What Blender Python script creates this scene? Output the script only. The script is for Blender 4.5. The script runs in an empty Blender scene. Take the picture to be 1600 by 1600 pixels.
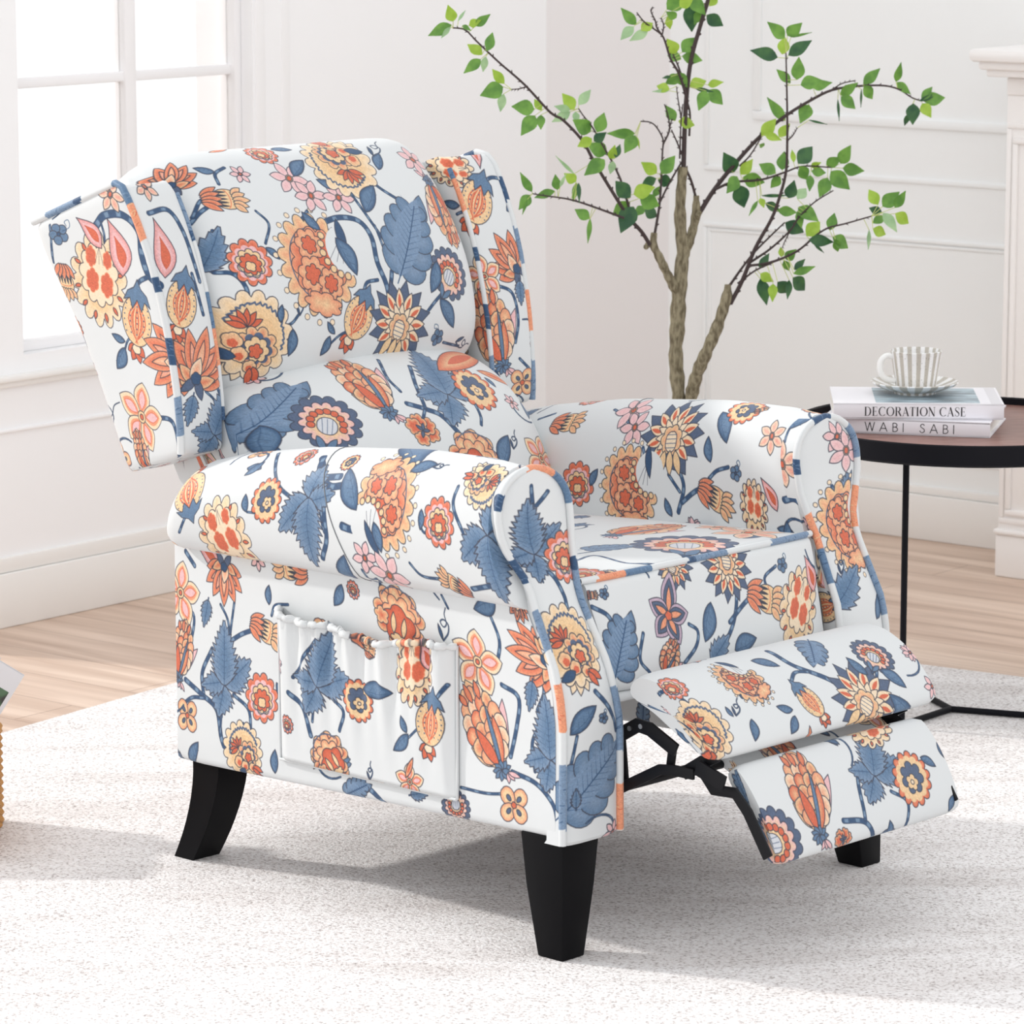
import bpy, bmesh, math, random
import numpy as np
from mathutils import Vector, Matrix

C = bpy.context.scene.collection
random.seed(7)
PI = math.pi
R = math.radians

# ---------------------------------------------------------------- helpers
def link(o, parent=None):
    C.objects.link(o)
    if parent is not None:
        o.parent = parent
    return o

def thing(name, label, cat, loc=(0, 0, 0), rotz=0.0, group=None):
    o = bpy.data.objects.new(name, None)
    o.empty_display_size = 0.05
    o.location = loc
    o.rotation_euler = (0, 0, rotz)
    o['label'] = label
    o['category'] = cat
    if group:
        o['group'] = group
    return link(o)

def tag(o, label, cat, group=None):
    o['label'] = label
    o['category'] = cat
    if group:
        o['group'] = group
    return o

def finish(me, sharp=40):
    for p in me.polygons:
        p.use_smooth = True
    try:
        me.set_sharp_from_angle(angle=R(sharp))
    except Exception:
        pass

def mesh_obj(name, verts, faces, mat, parent=None, uvs=None, sharp=40, mats=None, fm=None):
    me = bpy.data.meshes.new(name)
    me.from_pydata([tuple(v) for v in verts], [], faces)
    if uvs is not None:
        uvl = me.uv_layers.new(name='UVMap')
        flat = [c for f in uvs for uv in f for c in uv]
        uvl.data.foreach_set('uv', flat)
    me.update()
    finish(me, sharp)
    o = bpy.data.objects.new(name, me)
    for m in (mats or [mat]):
        me.materials.append(m)
    if fm is not None:
        for p, i in zip(me.polygons, fm):
            p.material_index = i
    return link(o, parent)

class MB:
    """collects simple solids, links them as one mesh"""
    def __init__(s):
        s.bm = bmesh.new()
    def box(s, c, d, rot=None, bevel=0.0, seg=2):
        r = bmesh.ops.create_cube(s.bm, size=1.0)
        vs = r['verts']
        M = Matrix.Translation(Vector(c))
        if rot is not None:
            M = M @ (rot if isinstance(rot, Matrix) else Matrix.Rotation(rot, 4, 'Z'))
        M = M @ Matrix.Diagonal((d[0], d[1], d[2], 1))
        bmesh.ops.transform(s.bm, matrix=M, verts=vs)
        if bevel > 0:
            es = list({e for v in vs for e in v.link_edges})
            bmesh.ops.bevel(s.bm, geom=es, offset=bevel, segments=seg, profile=0.5, affect='EDGES')
        return s
    def prism(s, pts, z0, z1, M=None, bevel=0.0):
        """extrude 2D polygon (x,y) between z0 and z1, transformed by M"""
        lo = [s.bm.verts.new((p[0], p[1], z0)) for p in pts]
        hi = [s.bm.verts.new((p[0], p[1], z1)) for p in pts]
        n = len(pts)
        fs = [s.bm.faces.new(lo[::-1]), s.bm.faces.new(hi)]
        for i in range(n):
            fs.append(s.bm.faces.new((lo[i], lo[(i + 1) % n], hi[(i + 1) % n], hi[i])))
        vs = lo + hi
        bmesh.ops.recalc_face_normals(s.bm, faces=fs)
        if M is not None:
            bmesh.ops.transform(s.bm, matrix=M, verts=vs)
        if bevel > 0:
            es = list({e for v in vs for e in v.link_edges})
            bmesh.ops.bevel(s.bm, geom=es, offset=bevel, segments=2, profile=0.5, affect='EDGES')
        return s
    def lathe(s, prof, c=(0, 0, 0), n=48, rx=1, ry=1, rot=None):
        rings = []
        M = rot if rot is not None else Matrix.Identity(4)
        for r, z in prof:
            rings.append([s.bm.verts.new(Vector(c) + M @ Vector((r * rx * math.cos(2 * PI * i / n), r * ry * math.sin(2 * PI * i / n), z))) for i in range(n)])
        for a, b in zip(rings, rings[1:]):
            for i in range(n):
                s.bm.faces.new((a[i], a[(i + 1) % n], b[(i + 1) % n], b[i]))
        if prof[0][0] > 1e-5: s.bm.faces.new(rings[0][::-1])
        if prof[-1][0] > 1e-5: s.bm.faces.new(rings[-1])
        return s
    def tube(s, pts, rad, n=8, cap=True):
        pts = [Vector(p) for p in pts]
        rads = rad if isinstance(rad, (list, tuple)) else [rad] * len(pts)
        prev = None; rings = []
        up = Vector((0, 0, 1))
        for i, p in enumerate(pts):
            t = (pts[min(i + 1, len(pts) - 1)] - pts[max(i - 1, 0)]).normalized()
            if prev is None:
                a = t.cross(up)
                if a.length < 1e-3: a = t.cross(Vector((1, 0, 0)))
            else:
                a = prev - t * prev.dot(t)
            a.normalize(); prev = a
            b = t.cross(a)
            rings.append([s.bm.verts.new(p + (a * math.cos(2 * PI * k / n) + b * math.sin(2 * PI * k / n)) * rads[i]) for k in range(n)])
        for A, B in zip(rings, rings[1:]):
            for k in range(n):
                s.bm.faces.new((A[k], A[(k + 1) % n], B[(k + 1) % n], B[k]))
        if cap:
            s.bm.faces.new(rings[0][::-1]); s.bm.faces.new(rings[-1])
        return s
    def build(s, name, mat, parent=None, sharp=35):
        bmesh.ops.recalc_face_normals(s.bm, faces=s.bm.faces[:])
        me = bpy.data.meshes.new(name)
        s.bm.to_mesh(me); s.bm.free()
        finish(me, sharp)
        me.materials.append(mat)
        return link(bpy.data.objects.new(name, me), parent)

def cr(pts, n, closed=False):
    """Catmull-Rom resample, roughly even arc length"""
    P = [np.array(p, float) for p in pts]
    m = len(P); out = []
    segs = m if closed else m - 1
    for i in range(segs):
        if closed:
            a, b, c, d = P[(i - 1) % m], P[i], P[(i + 1) % m], P[(i + 2) % m]
        else:
            b, c = P[i], P[i + 1]
            a = P[i - 1] if i > 0 else 2 * b - c
            d = P[i + 2] if i + 2 < m else 2 * c - b
        for k in range(16):
            t = k / 16.0
            out.append(0.5 * ((2 * b) + (c - a) * t + (2 * a - 5 * b + 4 * c - d) * t * t + (3 * b - a - 3 * c + d) * t ** 3))
    if not closed: out.append(P[-1])
    else: out.append(out[0])
    out = np.array(out)
    L = np.concatenate([[0], np.cumsum(np.linalg.norm(np.diff(out, axis=0), axis=1))])
    q = np.linspace(0, L[-1], n + 1 if closed else n)
    res = np.stack([np.interp(q, L, out[:, k]) for k in range(out.shape[1])], 1)
    return res[:-1] if closed else res

def rpoly(pts, rad, k=4, step=0.02):
    """closed polygon with rounded corners and subdivided straight edges"""
    n = len(pts); P = [np.array(p, float) for p in pts]
    rads = rad if isinstance(rad, (list, tuple)) else [rad] * n
    out = []
    for i in range(n):
        p = P[i]; a = P[i - 1]; b = P[(i + 1) % n]
        ua = (a - p) / np.linalg.norm(a - p); ub = (b - p) / np.linalg.norm(b - p)
        r = rads[i]
        s, e = p + ua * r, p + ub * r
        for j in range(k + 1):
            t = j / k
            out.append((1 - t) ** 2 * s + 2 * t * (1 - t) * p + t * t * e)
        nr = rads[(i + 1) % n]
        s2 = b - ub * nr * -1 * -1
        q = b - (b - p) / np.linalg.norm(b - p) * nr
        L = np.linalg.norm(q - e); m = int(L / step) if step > 0 else int(-step)
        for j in range(1, m):
            out.append(e + (q - e) * j / m)
    return np.array(out)

def f1(xs, ys):
    return lambda v: float(np.interp(v, xs, ys))

# ---------------------------------------------------------------- materials
def mat_base(name, color=(.8, .8, .8), rough=.5, metal=0.0, spec=.5):
    m = bpy.data.materials.new(name); m.use_nodes = True
    nt = m.node_tree; b = nt.nodes['Principled BSDF']
    b.inputs['Base Color'].default_value = (*color, 1)
    b.inputs['Roughness'].default_value = rough
    b.inputs['Metallic'].default_value = metal
    b.inputs['Specular IOR Level'].default_value = spec
    return m, nt, b

def srgb(r, g, b):
    f = lambda c: (c / 255 / 12.92) if c / 255 <= .04045 else ((c / 255 + .055) / 1.055) ** 2.4
    return (f(r), f(g), f(b))

def add_bump(nt, b, scale, strength, dist=.002, detail=4, coord='Object', stretch=None):
    tc = nt.nodes.new('ShaderNodeTexCoord')
    no = nt.nodes.new('ShaderNodeTexNoise'); no.inputs['Scale'].default_value = scale; no.inputs['Detail'].default_value = detail
    bu = nt.nodes.new('ShaderNodeBump'); bu.inputs['Strength'].default_value = strength; bu.inputs['Distance'].default_value = dist
    src = tc.outputs[coord]
    if stretch:
        mp = nt.nodes.new('ShaderNodeMapping'); mp.inputs['Scale'].default_value = stretch
        nt.links.new(src, mp.inputs['Vector']); src = mp.outputs['Vector']
    nt.links.new(src, no.inputs['Vector'])
    nt.links.new(no.outputs['Fac'], bu.inputs['Height'])
    nt.links.new(bu.outputs['Normal'], b.inputs['Normal'])
    return no, bu

def ramp(nt, src, stops):
    r = nt.nodes.new('ShaderNodeValToRGB')
    el = r.color_ramp.elements
    while len(el) < len(stops): el.new(.5)
    for e, (p, c) in zip(el, stops):
        e.position = p; e.color = (*c, 1)
    nt.links.new(src, r.inputs['Fac'])
    return r
# ================================================================ camera
cam_d = bpy.data.cameras.new('camera')
cam_d.sensor_fit = 'HORIZONTAL'; cam_d.sensor_width = 36.0
cam_d.lens = 36.0 * 6000 / 1600
cam = link(bpy.data.objects.new('camera', cam_d))
cam.location = (0, 0, 1.5)
cam.rotation_euler = (R(80), 0, 0)
bpy.context.scene.camera = cam
cam_d.dof.use_dof = True; cam_d.dof.focus_distance = 5.55; cam_d.dof.aperture_fstop = 15

# ================================================================ room
# corner of the two walls, wall directions
K = Vector((0.224, 8.715, 0))
LW = Vector((-0.6315, -0.7753, 0)).normalized()     # along left wall, away from the corner
RW = Vector((0.7779, -0.6284, 0)).normalized()      # along right wall, away from the corner
LN = Vector((0.7753, -0.6315, 0)).normalized()      # into the room from left wall
RN = Vector((-0.6284, -0.7779, 0)).normalized()     # into the room from right wall
def frame(dirv, nrm):
    """matrix: local x along wall, y up, z into room"""
    M = Matrix.Identity(4)
    M.col[0] = (*dirv, 0); M.col[1] = (0, 0, 1, 0); M.col[2] = (*nrm, 0); M.col[3] = (*K, 1)
    return M
ML, MR = frame(LW, LN), frame(RW, RN)

def wall_mat(name, col):
    m, nt, b = mat_base(name, col, .75, 0, .25)
    add_bump(nt, b, 60, .05, .001)
    return m
M_wallL = wall_mat('painted_wall_left', srgb(248, 248, 249))
M_wallR = wall_mat('painted_wall_right', srgb(243, 245, 245))
M_trim = mat_base('white_trim_paint', srgb(240, 238, 235), .5)[0]
M_mantel = mat_base('white_mantel_paint', srgb(243, 240, 238), .5)[0]
M_winframe = mat_base('window_frame_paint', srgb(246, 245, 246), .5)[0]

def wallbox(mb, M, x0, x1, y0, y1, z0, z1, bevel=0.0):
    c = M @ Vector(((x0 + x1) / 2, (y0 + y1) / 2, (z0 + z1) / 2))
    rot = M.to_3x3().to_4x4()
    mb.box(c, (abs(x1 - x0), abs(y1 - y0), abs(z1 - z0)), rot=rot, bevel=bevel)

def struct(o):
    o['kind'] = 'structure'; return o

WH = 2.6
# left wall with the window opening
WX0, WX1, WZ0, WZ1 = 1.185, 1.835, 0.520, 2.25
LEND = 2.15
mb = MB()
wallbox(mb, ML, -0.1, WX0, 0, WH, -.16, 0)
wallbox(mb, ML, WX1, LEND, 0, WH, -.16, 0)
wallbox(mb, ML, WX0, WX1, 0, WZ0, -.16, 0)
wallbox(mb, ML, WX0, WX1, WZ1, WH, -.16, 0)
struct(mb.build('wall_left', M_wallL))
mb = MB()
wallbox(mb, MR, -0.1, 2.6, 0, WH, -.16, 0)
struct(mb.build('wall_right', M_wallR))
# canted corner casing between the two walls
mb = MB()
p0 = ML @ Vector((0.235, 0, 0)); p1 = MR @ Vector((0.165, 0, 0))
mb.prism([(p0.x, p0.y), (p1.x, p1.y), (K.x + .03, K.y + .05)], 0, WH)
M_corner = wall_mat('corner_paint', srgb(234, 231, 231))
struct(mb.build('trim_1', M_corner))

# window
win = thing('window_1', 'white framed window', 'window'); win['kind'] = 'structure'
del win['label']; del win['category']
mb = MB()
fd0, fd1 = -.075, -.03
wallbox(mb, ML, WX0, WX0 + .02, WZ0, WZ1, fd0, fd1, .003)
wallbox(mb, ML, WX1 - .02, WX1, WZ0, WZ1, fd0, fd1, .003)
wallbox(mb, ML, WX0, WX1, WZ0, WZ0 + .02, fd0, fd1, .003)
wallbox(mb, ML, WX0, WX1, WZ1 - .03, WZ1, fd0, fd1, .003)
mb.build('window_frame', M_winframe, win)
mb = MB()
wallbox(mb, ML, 1.480, 1.512, WZ0, WZ1, -.07, -.035, .004)
mb.build('mullion', M_winframe, win)
for zz in (1.032, 1.55):
    mb = MB()
    wallbox(mb, ML, WX0, WX1, zz - .009, zz + .011, -.066, -.040, .003)
    mb.build('glazing_bar', M_winframe, win)
mg, nt, b = mat_base('window_glass', (1, 1, 1), 0.0)
b.inputs['Transmission Weight'].default_value = 1; b.inputs['IOR'].default_value = 1.45
mb = MB()
wallbox(mb, ML, WX0 + .01, WX1 - .01, WZ0 + .01, WZ1 - .01, -.056, -.050)
mb.build('pane', mg, win)

# trims on the left wall
def strip(M, x0, x1, z0, z1, d, name, mat=M_trim, bevel=.004):
    mb = MB(); wallbox(mb, M, x0, x1, z0, z1, -.002, d, bevel); return struct(mb.build(name, mat))
mb = MB()
wallbox(mb, ML, WX0 - .06, LEND, .474, .486, -.002, .022, .004)
wallbox(mb, ML, WX0 - .06, LEND, .462, .475, -.002, .012, .004)
struct(mb.build('trim_2', M_trim))
mb = MB()
wallbox(mb, ML, 0.24, LEND, 0, .105, -.002, .016, .003)
wallbox(mb, ML, 0.24, LEND, .105, .135, -.002, .009, .004)
struct(mb.build('baseboard_left', M_trim))
mb = MB()  # low panel moulding under the window and pleat like flutes beside it
wallbox(mb, ML, 1.15, LEND, .375, .382, -.002, .006, .002)
wallbox(mb, ML, 1.150, 1.178, .50, WH, -.002, .004, .003)
wallbox(mb, ML, 1.075, 1.10, .50, WH, -.002, .003, .002)
struct(mb.build('trim_3', M_wallL))

# right wall panel mouldings (rings of moulding)
def ring(mb, M, x0, x1, z0, z1, w, d):
    for a in ((x0, x1, z0, z0 + w), (x0, x1, z1 - w, z1), (x0, x0 + w, z0 + w, z1 - w), (x1 - w, x1, z0 + w, z1 - w)):
        wallbox(mb, M, *a, -.002, d, .003)
mb = MB()
ring(mb, MR, .262, 2.4, .766, 2.45, .012, .005)
ring(mb, MR, .395, 2.3, .884, 2.35, .020, .007)
ring(mb, MR, .262, 2.4, .17, .650, .010, .005)
ring(mb, MR, .277, 2.385, .185, .638, .008, .003)
struct(mb.build('trim_4', M_wallR))
mb = MB()
wallbox(mb, MR, 0.17, 2.5, 0, .098, -.002, .018, .003)
wallbox(mb, MR, 0.17, 2.5, .098, .116, -.002, .010, .004)
struct(mb.build('baseboard_right', M_trim))

# floor
mfl, nt, b = mat_base('oak_floor', (.5, .4, .3), .42, 0, .4)
tc = nt.nodes.new('ShaderNodeTexCoord')
mp = nt.nodes.new('ShaderNodeMapping'); mp.inputs['Rotation'].default_value = (0, 0, R(38.9))
nt.links.new(tc.outputs['Object'], mp.inputs['Vector'])
br = nt.nodes.new('ShaderNodeTexBrick'); br.inputs['Scale'].default_value = 1
br.inputs['Brick Width'].default_value = 1.4; br.inputs['Row Height'].default_value = .14
br.inputs['Mortar Size'].default_value = .0012; br.offset = .37
br.inputs['Color1'].default_value = (*srgb(230, 208, 190), 1); br.inputs['Color2'].default_value = (*srgb(218, 194, 176), 1)
br.inputs['Mortar'].default_value = (*srgb(176, 150, 132), 1)
nt.links.new(mp.outputs['Vector'], br.inputs['Vector'])
mp2 = nt.nodes.new('ShaderNodeMapping'); mp2.inputs['Rotation'].default_value = (0, 0, R(38.9)); mp2.inputs['Scale'].default_value = (2.2, 26, 1)
mp2.vector_type = 'TEXTURE' if False else 'POINT'
vr = nt.nodes.new('ShaderNodeMapping'); vr.inputs['Scale'].default_value = (1.6, 22, 1)
nt.links.new(mp.outputs['Vector'], vr.inputs['Vector'])
no = nt.nodes.new('ShaderNodeTexNoise'); no.inputs['Scale'].default_value = 1.0; no.inputs['Detail'].default_value = 6; no.inputs['Distortion'].default_value = .6
nt.links.new(vr.outputs['Vector'], no.inputs['Vector'])
rp = ramp(nt, no.outputs['Fac'], [(.3, srgb(205, 192, 184)), (.7, (1, 1, 1))])
mx = nt.nodes.new('ShaderNodeMixRGB'); mx.blend_type = 'MULTIPLY'; mx.inputs['Fac'].default_value = .9
nt.links.new(br.outputs['Color'], mx.inputs[1]); nt.links.new(rp.outputs['Color'], mx.inputs[2])
nt.links.new(mx.outputs['Color'], b.inputs['Base Color'])
mb = MB()
mb.prism([(-4.5, 1.5), (4.5, 1.5), (4.5, 9.6), (-4.5, 9.6)], -.05, 0)
struct(mb.build('floor', mfl))

# rug
mrug, nt, b = mat_base('rug_pile', (.7, .68, .66), 1.0, 0, .1)
tc = nt.nodes.new('ShaderNodeTexCoord')
n1 = nt.nodes.new('ShaderNodeTexNoise'); n1.inputs['Scale'].default_value = 230; n1.inputs['Detail'].default_value = 3
n2 = nt.nodes.new('ShaderNodeTexNoise'); n2.inputs['Scale'].default_value = 7; n2.inputs['Detail'].default_value = 5; n2.inputs['Distortion'].default_value = .8
mpr = nt.nodes.new('ShaderNodeMapping'); mpr.inputs['Rotation'].default_value = (0, 0, R(-55)); mpr.inputs['Scale'].default_value = (.35, 1.6, 1)
nt.links.new(tc.outputs['Object'], n1.inputs['Vector'])
nt.links.new(tc.outputs['Object'], mpr.inputs['Vector']); nt.links.new(mpr.outputs['Vector'], n2.inputs['Vector'])
r1 = ramp(nt, n1.outputs['Fac'], [(.28, srgb(170, 162, 160)), (.46, srgb(235, 231, 230)), (.70, srgb(250, 249, 249))])
r2 = ramp(nt, n2.outputs['Fac'], [(.30, srgb(240, 238, 237)), (.55, (1, 1, 1))])
mx = nt.nodes.new('ShaderNodeMixRGB'); mx.blend_type = 'MULTIPLY'; mx.inputs['Fac'].default_value = 1
nt.links.new(r1.outputs['Color'], mx.inputs[1]); nt.links.new(r2.outputs['Color'], mx.inputs[2])
nt.links.new(mx.outputs['Color'], b.inputs['Base Color'])
bu = nt.nodes.new('ShaderNodeBump'); bu.inputs['Strength'].default_value = .6; bu.inputs['Distance'].default_value = .004
bu2 = nt.nodes.new('ShaderNodeBump'); bu2.inputs['Strength'].default_value = .35; bu2.inputs['Distance'].default_value = .02
nt.links.new(n2.outputs['Fac'], bu2.inputs['Height'])
nt.links.new(n1.outputs['Fac'], bu.inputs['Height']); nt.links.new(bu2.outputs['Normal'], bu.inputs['Normal'])
nt.links.new(bu.outputs['Normal'], b.inputs['Normal'])
# rug corner (behind the chair) and its two edges, parallel to the walls
rc = Vector((-0.608, 6.724)); 
e1 = Vector((0.555, 0.832)).normalized(); e2 = Vector((0.85, -0.527)).normalized()
# intersection of line (rc,e1) and (.751,6.885 / e2)
q = Vector((0.751, 6.885))
den = e1.x * e2.y - e1.y * e2.x
tt = ((q.x - rc.x) * e2.y - (q.y - rc.y) * e2.x) / den
cn = rc + e1 * tt
pa = cn - e1 * 4.2; pb = cn + e2 * 3.2; pc = pa + e2 * 3.2
mb = MB()
mb.prism([(cn.x, cn.y), (pa.x, pa.y), (pc.x, pc.y), (pb.x, pb.y)], 0.0, 0.0025)
tag(mb.build('area_rug', mrug), 'pale greyish cut pile rug under the flowered recliner', 'rug')

# fireplace mantel at the right
fp = thing('fireplace_mantel', 'white fireplace mantel with panelled pilaster by the right edge', 'fireplace', tuple(K + RW * 0))
fp.location = (0, 0, 0)
off = .269
P0 = (Vector((0.99, 7.749, 0)) - K).dot(RW)     # distance of pilaster edge from corner
mb = MB()
wallbox(mb, MR, P0 + .004, P0 + .8, .09, .985, .02, off - .004, .002)
wallbox(mb, MR, P0 + .004, P0 + .8, .985, 1.02, .02, off + .0, .003)
mb.build('pilaster', M_mantel, fp)
mb = MB()
wallbox(mb, MR, P0, P0 + .8, 0, .088, .02, off, .004)
wallbox(mb, MR, P0 - .003, P0 + .8, .088, .100, .02, off + .006, .005)
mb.build('plinth', M_mantel, fp)
mb = MB()
ring(mb, Matrix.Translation(RN * (off - .004)) @ MR, P0 + .022, P0 + .5, .13, .90, .012, .007)
ring(mb, Matrix.Translation(RN * (off - .004)) @ MR, P0 + .006, P0 + .52, .112, .93, .012, .004)
mb.build('panel_moulding', M_mantel, fp)
mb = MB()
wallbox(mb, MR, P0 - .055, P0 + .9, 1.052, 1.078, .02, off + .055, .009)
wallbox(mb, MR, P0 - .040, P0 + .9, 1.036, 1.054, .02, off + .040, .006)
wallbox(mb, MR, P0 - .028, P0 + .9, 1.022, 1.038, .02, off + .028, .004)
mb.build('mantel_shelf', M_mantel, fp)

# light
w = bpy.data.worlds.new('daylight'); bpy.context.scene.world = w; w.use_nodes = True
bg = w.node_tree.nodes['Background']; bg.inputs['Color'].default_value = (.985, .99, 1, 1); bg.inputs['Strength'].default_value = 1.19
sd = bpy.data.lights.new('sun', 'SUN'); sd.energy = 2.15; sd.angle = R(3.0); sd.color = (1, .97, .93)
so = link(bpy.data.objects.new('sun', sd))
az, el = R(-20), R(30)
dv = Vector((math.cos(az) * math.cos(el), math.sin(az) * math.cos(el), -math.sin(el)))
so.rotation_euler = dv.to_track_quat('-Z', 'Y').to_euler(); so.location = (-4, 5, 4)
sc = bpy.context.scene
sc.view_settings.view_transform = 'Standard'; sc.view_settings.look = 'None'
sc.view_settings.exposure = 0.0; sc.view_settings.gamma = 1.0
try: sc.view_settings.use_curve_mapping = False
except Exception: pass
# ================================================================ recliner
CH = thing('recliner_armchair', 'wingback recliner in white floral print fabric with black legs and raised footrest', 'armchair', (0.051, 5.489, 0), R(-43))
CLOTHS = {}
PARTS = {}          # name -> (u0, v0, w, h) in metres, for the printed cloth

def fabric_material(key, img):
    m, nt, b = mat_base('printed_cloth_' + key, srgb(238, 240, 241), .55, 0, .3)
    if 'Sheen Weight' in b.inputs:
        b.inputs['Sheen Weight'].default_value = .15
    if True:
        uv = nt.nodes.new('ShaderNodeUVMap'); uv.uv_map = 'UVMap'
        ti = nt.nodes.new('ShaderNodeTexImage'); ti.name = 'print'; ti.extension = 'REPEAT'; ti.interpolation = 'Cubic'
        nt.links.new(uv.outputs['UV'], ti.inputs['Vector'])
        nt.links.new(ti.outputs['Color'], b.inputs['Base Color'])
    CLOTHS[key] = m
    no, bu = add_bump(nt, b, 9, .35, .006, 3)
    n2 = nt.nodes.new('ShaderNodeTexNoise'); n2.inputs['Scale'].default_value = 900
    b2 = nt.nodes.new('ShaderNodeBump'); b2.inputs['Strength'].default_value = .12; b2.inputs['Distance'].default_value = .0006
    tc = nt.nodes.new('ShaderNodeTexCoord')
    nt.links.new(tc.outputs['Object'], n2.inputs['Vector']); nt.links.new(n2.outputs['Fac'], b2.inputs['Height'])
    nt.links.new(bu.outputs['Normal'], b2.inputs['Normal']); nt.links.new(b2.outputs['Normal'], b.inputs['Normal'])
    return m

def cloth_loft(key, name, rings, u, vref=None, parent=CH, caps=True, closed=True, sharp=50):
    """rings: list of (n,3) arrays; u: path position of each ring (m); v: arc length of reference ring"""
    nR = len(rings); n = len(rings[0])
    ref = rings[nR // 2] if vref is None else vref
    L = [0.0]
    for i in range(1, n + (1 if closed else 0)):
        L.append(L[-1] + float(np.linalg.norm(np.array(ref[i % n]) - np.array(ref[i - 1]))))
    verts = [tuple(p) for r in rings for p in r]
    u0, u1 = min(u), max(u); v1 = L[-1]
    capm = .06 if caps else 0.0
    U0 = u0 - capm; W = (u1 - u0) + 2 * capm; H = v1
    PARTS[key] = (U0, 0.0, W, H)
    faces, uvs = [], []
    m = n if closed else n - 1
    nz = lambda a, c: ((a - U0) / W, c / H)
    for i in range(nR - 1):
        for j in range(m):
            k = (j + 1) % n
            faces.append((i * n + j, i * n + k, (i + 1) * n + k, (i + 1) * n + j))
            uvs.append([nz(u[i], L[j]), nz(u[i], L[j + 1]), nz(u[i + 1], L[j + 1]), nz(u[i + 1], L[j])])
    if caps:
        for e, (idx, sgn) in enumerate(((0, -1), (nR - 1, 1))):
            r = np.array(rings[idx]); c = r.mean(0); ci = len(verts); verts.append(tuple(c))
            for j in range(m):
                k = (j + 1) % n
                uu = u[idx]
                f = (ci, idx * n + k, idx * n + j) if sgn < 0 else (ci, idx * n + j, idx * n + k)
                t = [nz(uu + sgn * .05, (L[j] + L[j + 1]) / 2), nz(uu, L[j + 1]), nz(uu, L[j])]
                if sgn > 0: t = [t[0], t[2], t[1]]
                faces.append(f); uvs.append(t)
    mat = fabric_material(key, IMG.get(key))
    vol = 0.0
    for f in faces:
        p0 = np.array(verts[f[0]])
        for q in range(1, len(f) - 1):
            vol += float(np.dot(p0, np.cross(verts[f[q]], verts[f[q + 1]])))
    if vol < 0:
        faces = [f[::-1] for f in faces]; uvs = [t[::-1] for t in uvs]
    o = mesh_obj(name, verts, faces, mat, parent, uvs, sharp)
    o['panel'] = key if DEBUG else ''
    if not DEBUG: del o['panel']
    return o

def piping(name, pts, parent, r=.0055, closed=False, mat=None, frill=0.0, vrow=None):
    """cord covered in the same printed cloth"""
    P = [Vector(p) for p in pts]
    if closed: P = P + [P[0]]
    n = 8
    piping.k = getattr(piping, 'k', 0) + 1; sft = piping.k * .237
    prev = None; rings = []; u = [0.0]
    for i, p in enumerate(P):
        a0 = P[i - 1] if i > 0 else (P[-2] if closed else P[0])
        b0 = P[i + 1] if i + 1 < len(P) else (P[1] if closed else P[-1])
        t = (b0 - a0).normalized()
        a = t.cross(Vector((0, 0, 1))) if prev is None else prev - t * prev.dot(t)
        if a.length < 1e-3: a = t.cross(Vector((0, 1, 0)))
        a.normalize(); prev = a; b = t.cross(a)
        rings.append([p + (a * math.cos(2 * PI * k / n) + b * math.sin(2 * PI * k / n)) * r * (1 + frill * math.sin(i * 2.3) * math.sin(i * .9 + 1)) for k in range(n)])
        if i: u.append(u[-1] + (p - P[i - 1]).length)
    verts = [tuple(q) for rr in rings for q in rr]; faces = []; uvs = []
    for i in range(len(P) - 1):
        for k in range(n):
            k2 = (k + 1) % n
            faces.append((i * n + k, i * n + k2, (i + 1) * n + k2, (i + 1) * n + k))
            va, vb = k / n, (k + 1) / n
            if vrow is not None:
                N_ = len(P) - 1; uvs.append([(i / N_, vrow + .03 * va), (i / N_, vrow + .03 * vb), ((i + 1) / N_, vrow + .03 * vb), ((i + 1) / N_, vrow + .03 * va)]); continue
            uvs.append([((u[i] + sft) / .9, va), ((u[i] + sft) / .9, vb), ((u[i + 1] + sft) / .9, vb), ((u[i + 1] + sft) / .9, va)])
    return mesh_obj(name, verts, faces, mat or M_cord, parent, uvs, 80)

IMG = {}
DEBUG = False
M_tile = fabric_material('tile', None)
M_cord = fabric_material('cord', None)
PARTS['cord'] = (0, 0, .9, .04)
PARTS['tile'] = (0, 0, .6, .6)

xf = f1([0, .17, .32, .36, .40, .44, .48, .52, .56, .60, .66, .8], [.352, .352, .352, .348, .339, .319, .299, .283, .270, .264, .258, .25])
_yo = f1([.165, .32, .40, .48, .50, .52, .54, .56, .58, .60], [.352, .351, .352, .349, .348, .352, .364, .375, .382, .384])
_yi = f1([.165, .32, .40, .48, .50, .52, .54, .56, .58, .60], [.240, .242, .254, .261, .261, .257, .254, .250, .248, .247])
def _cap(z): return .0685 * max(0.0, 1 - (max(0, z - .600) / .0625) ** 2.3) ** .5
yo = lambda z: _yo(z) if z <= .60 else .3155 + _cap(z)
yi = lambda z: _yi(z) if z <= .60 else .3155 - _cap(z)

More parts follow.
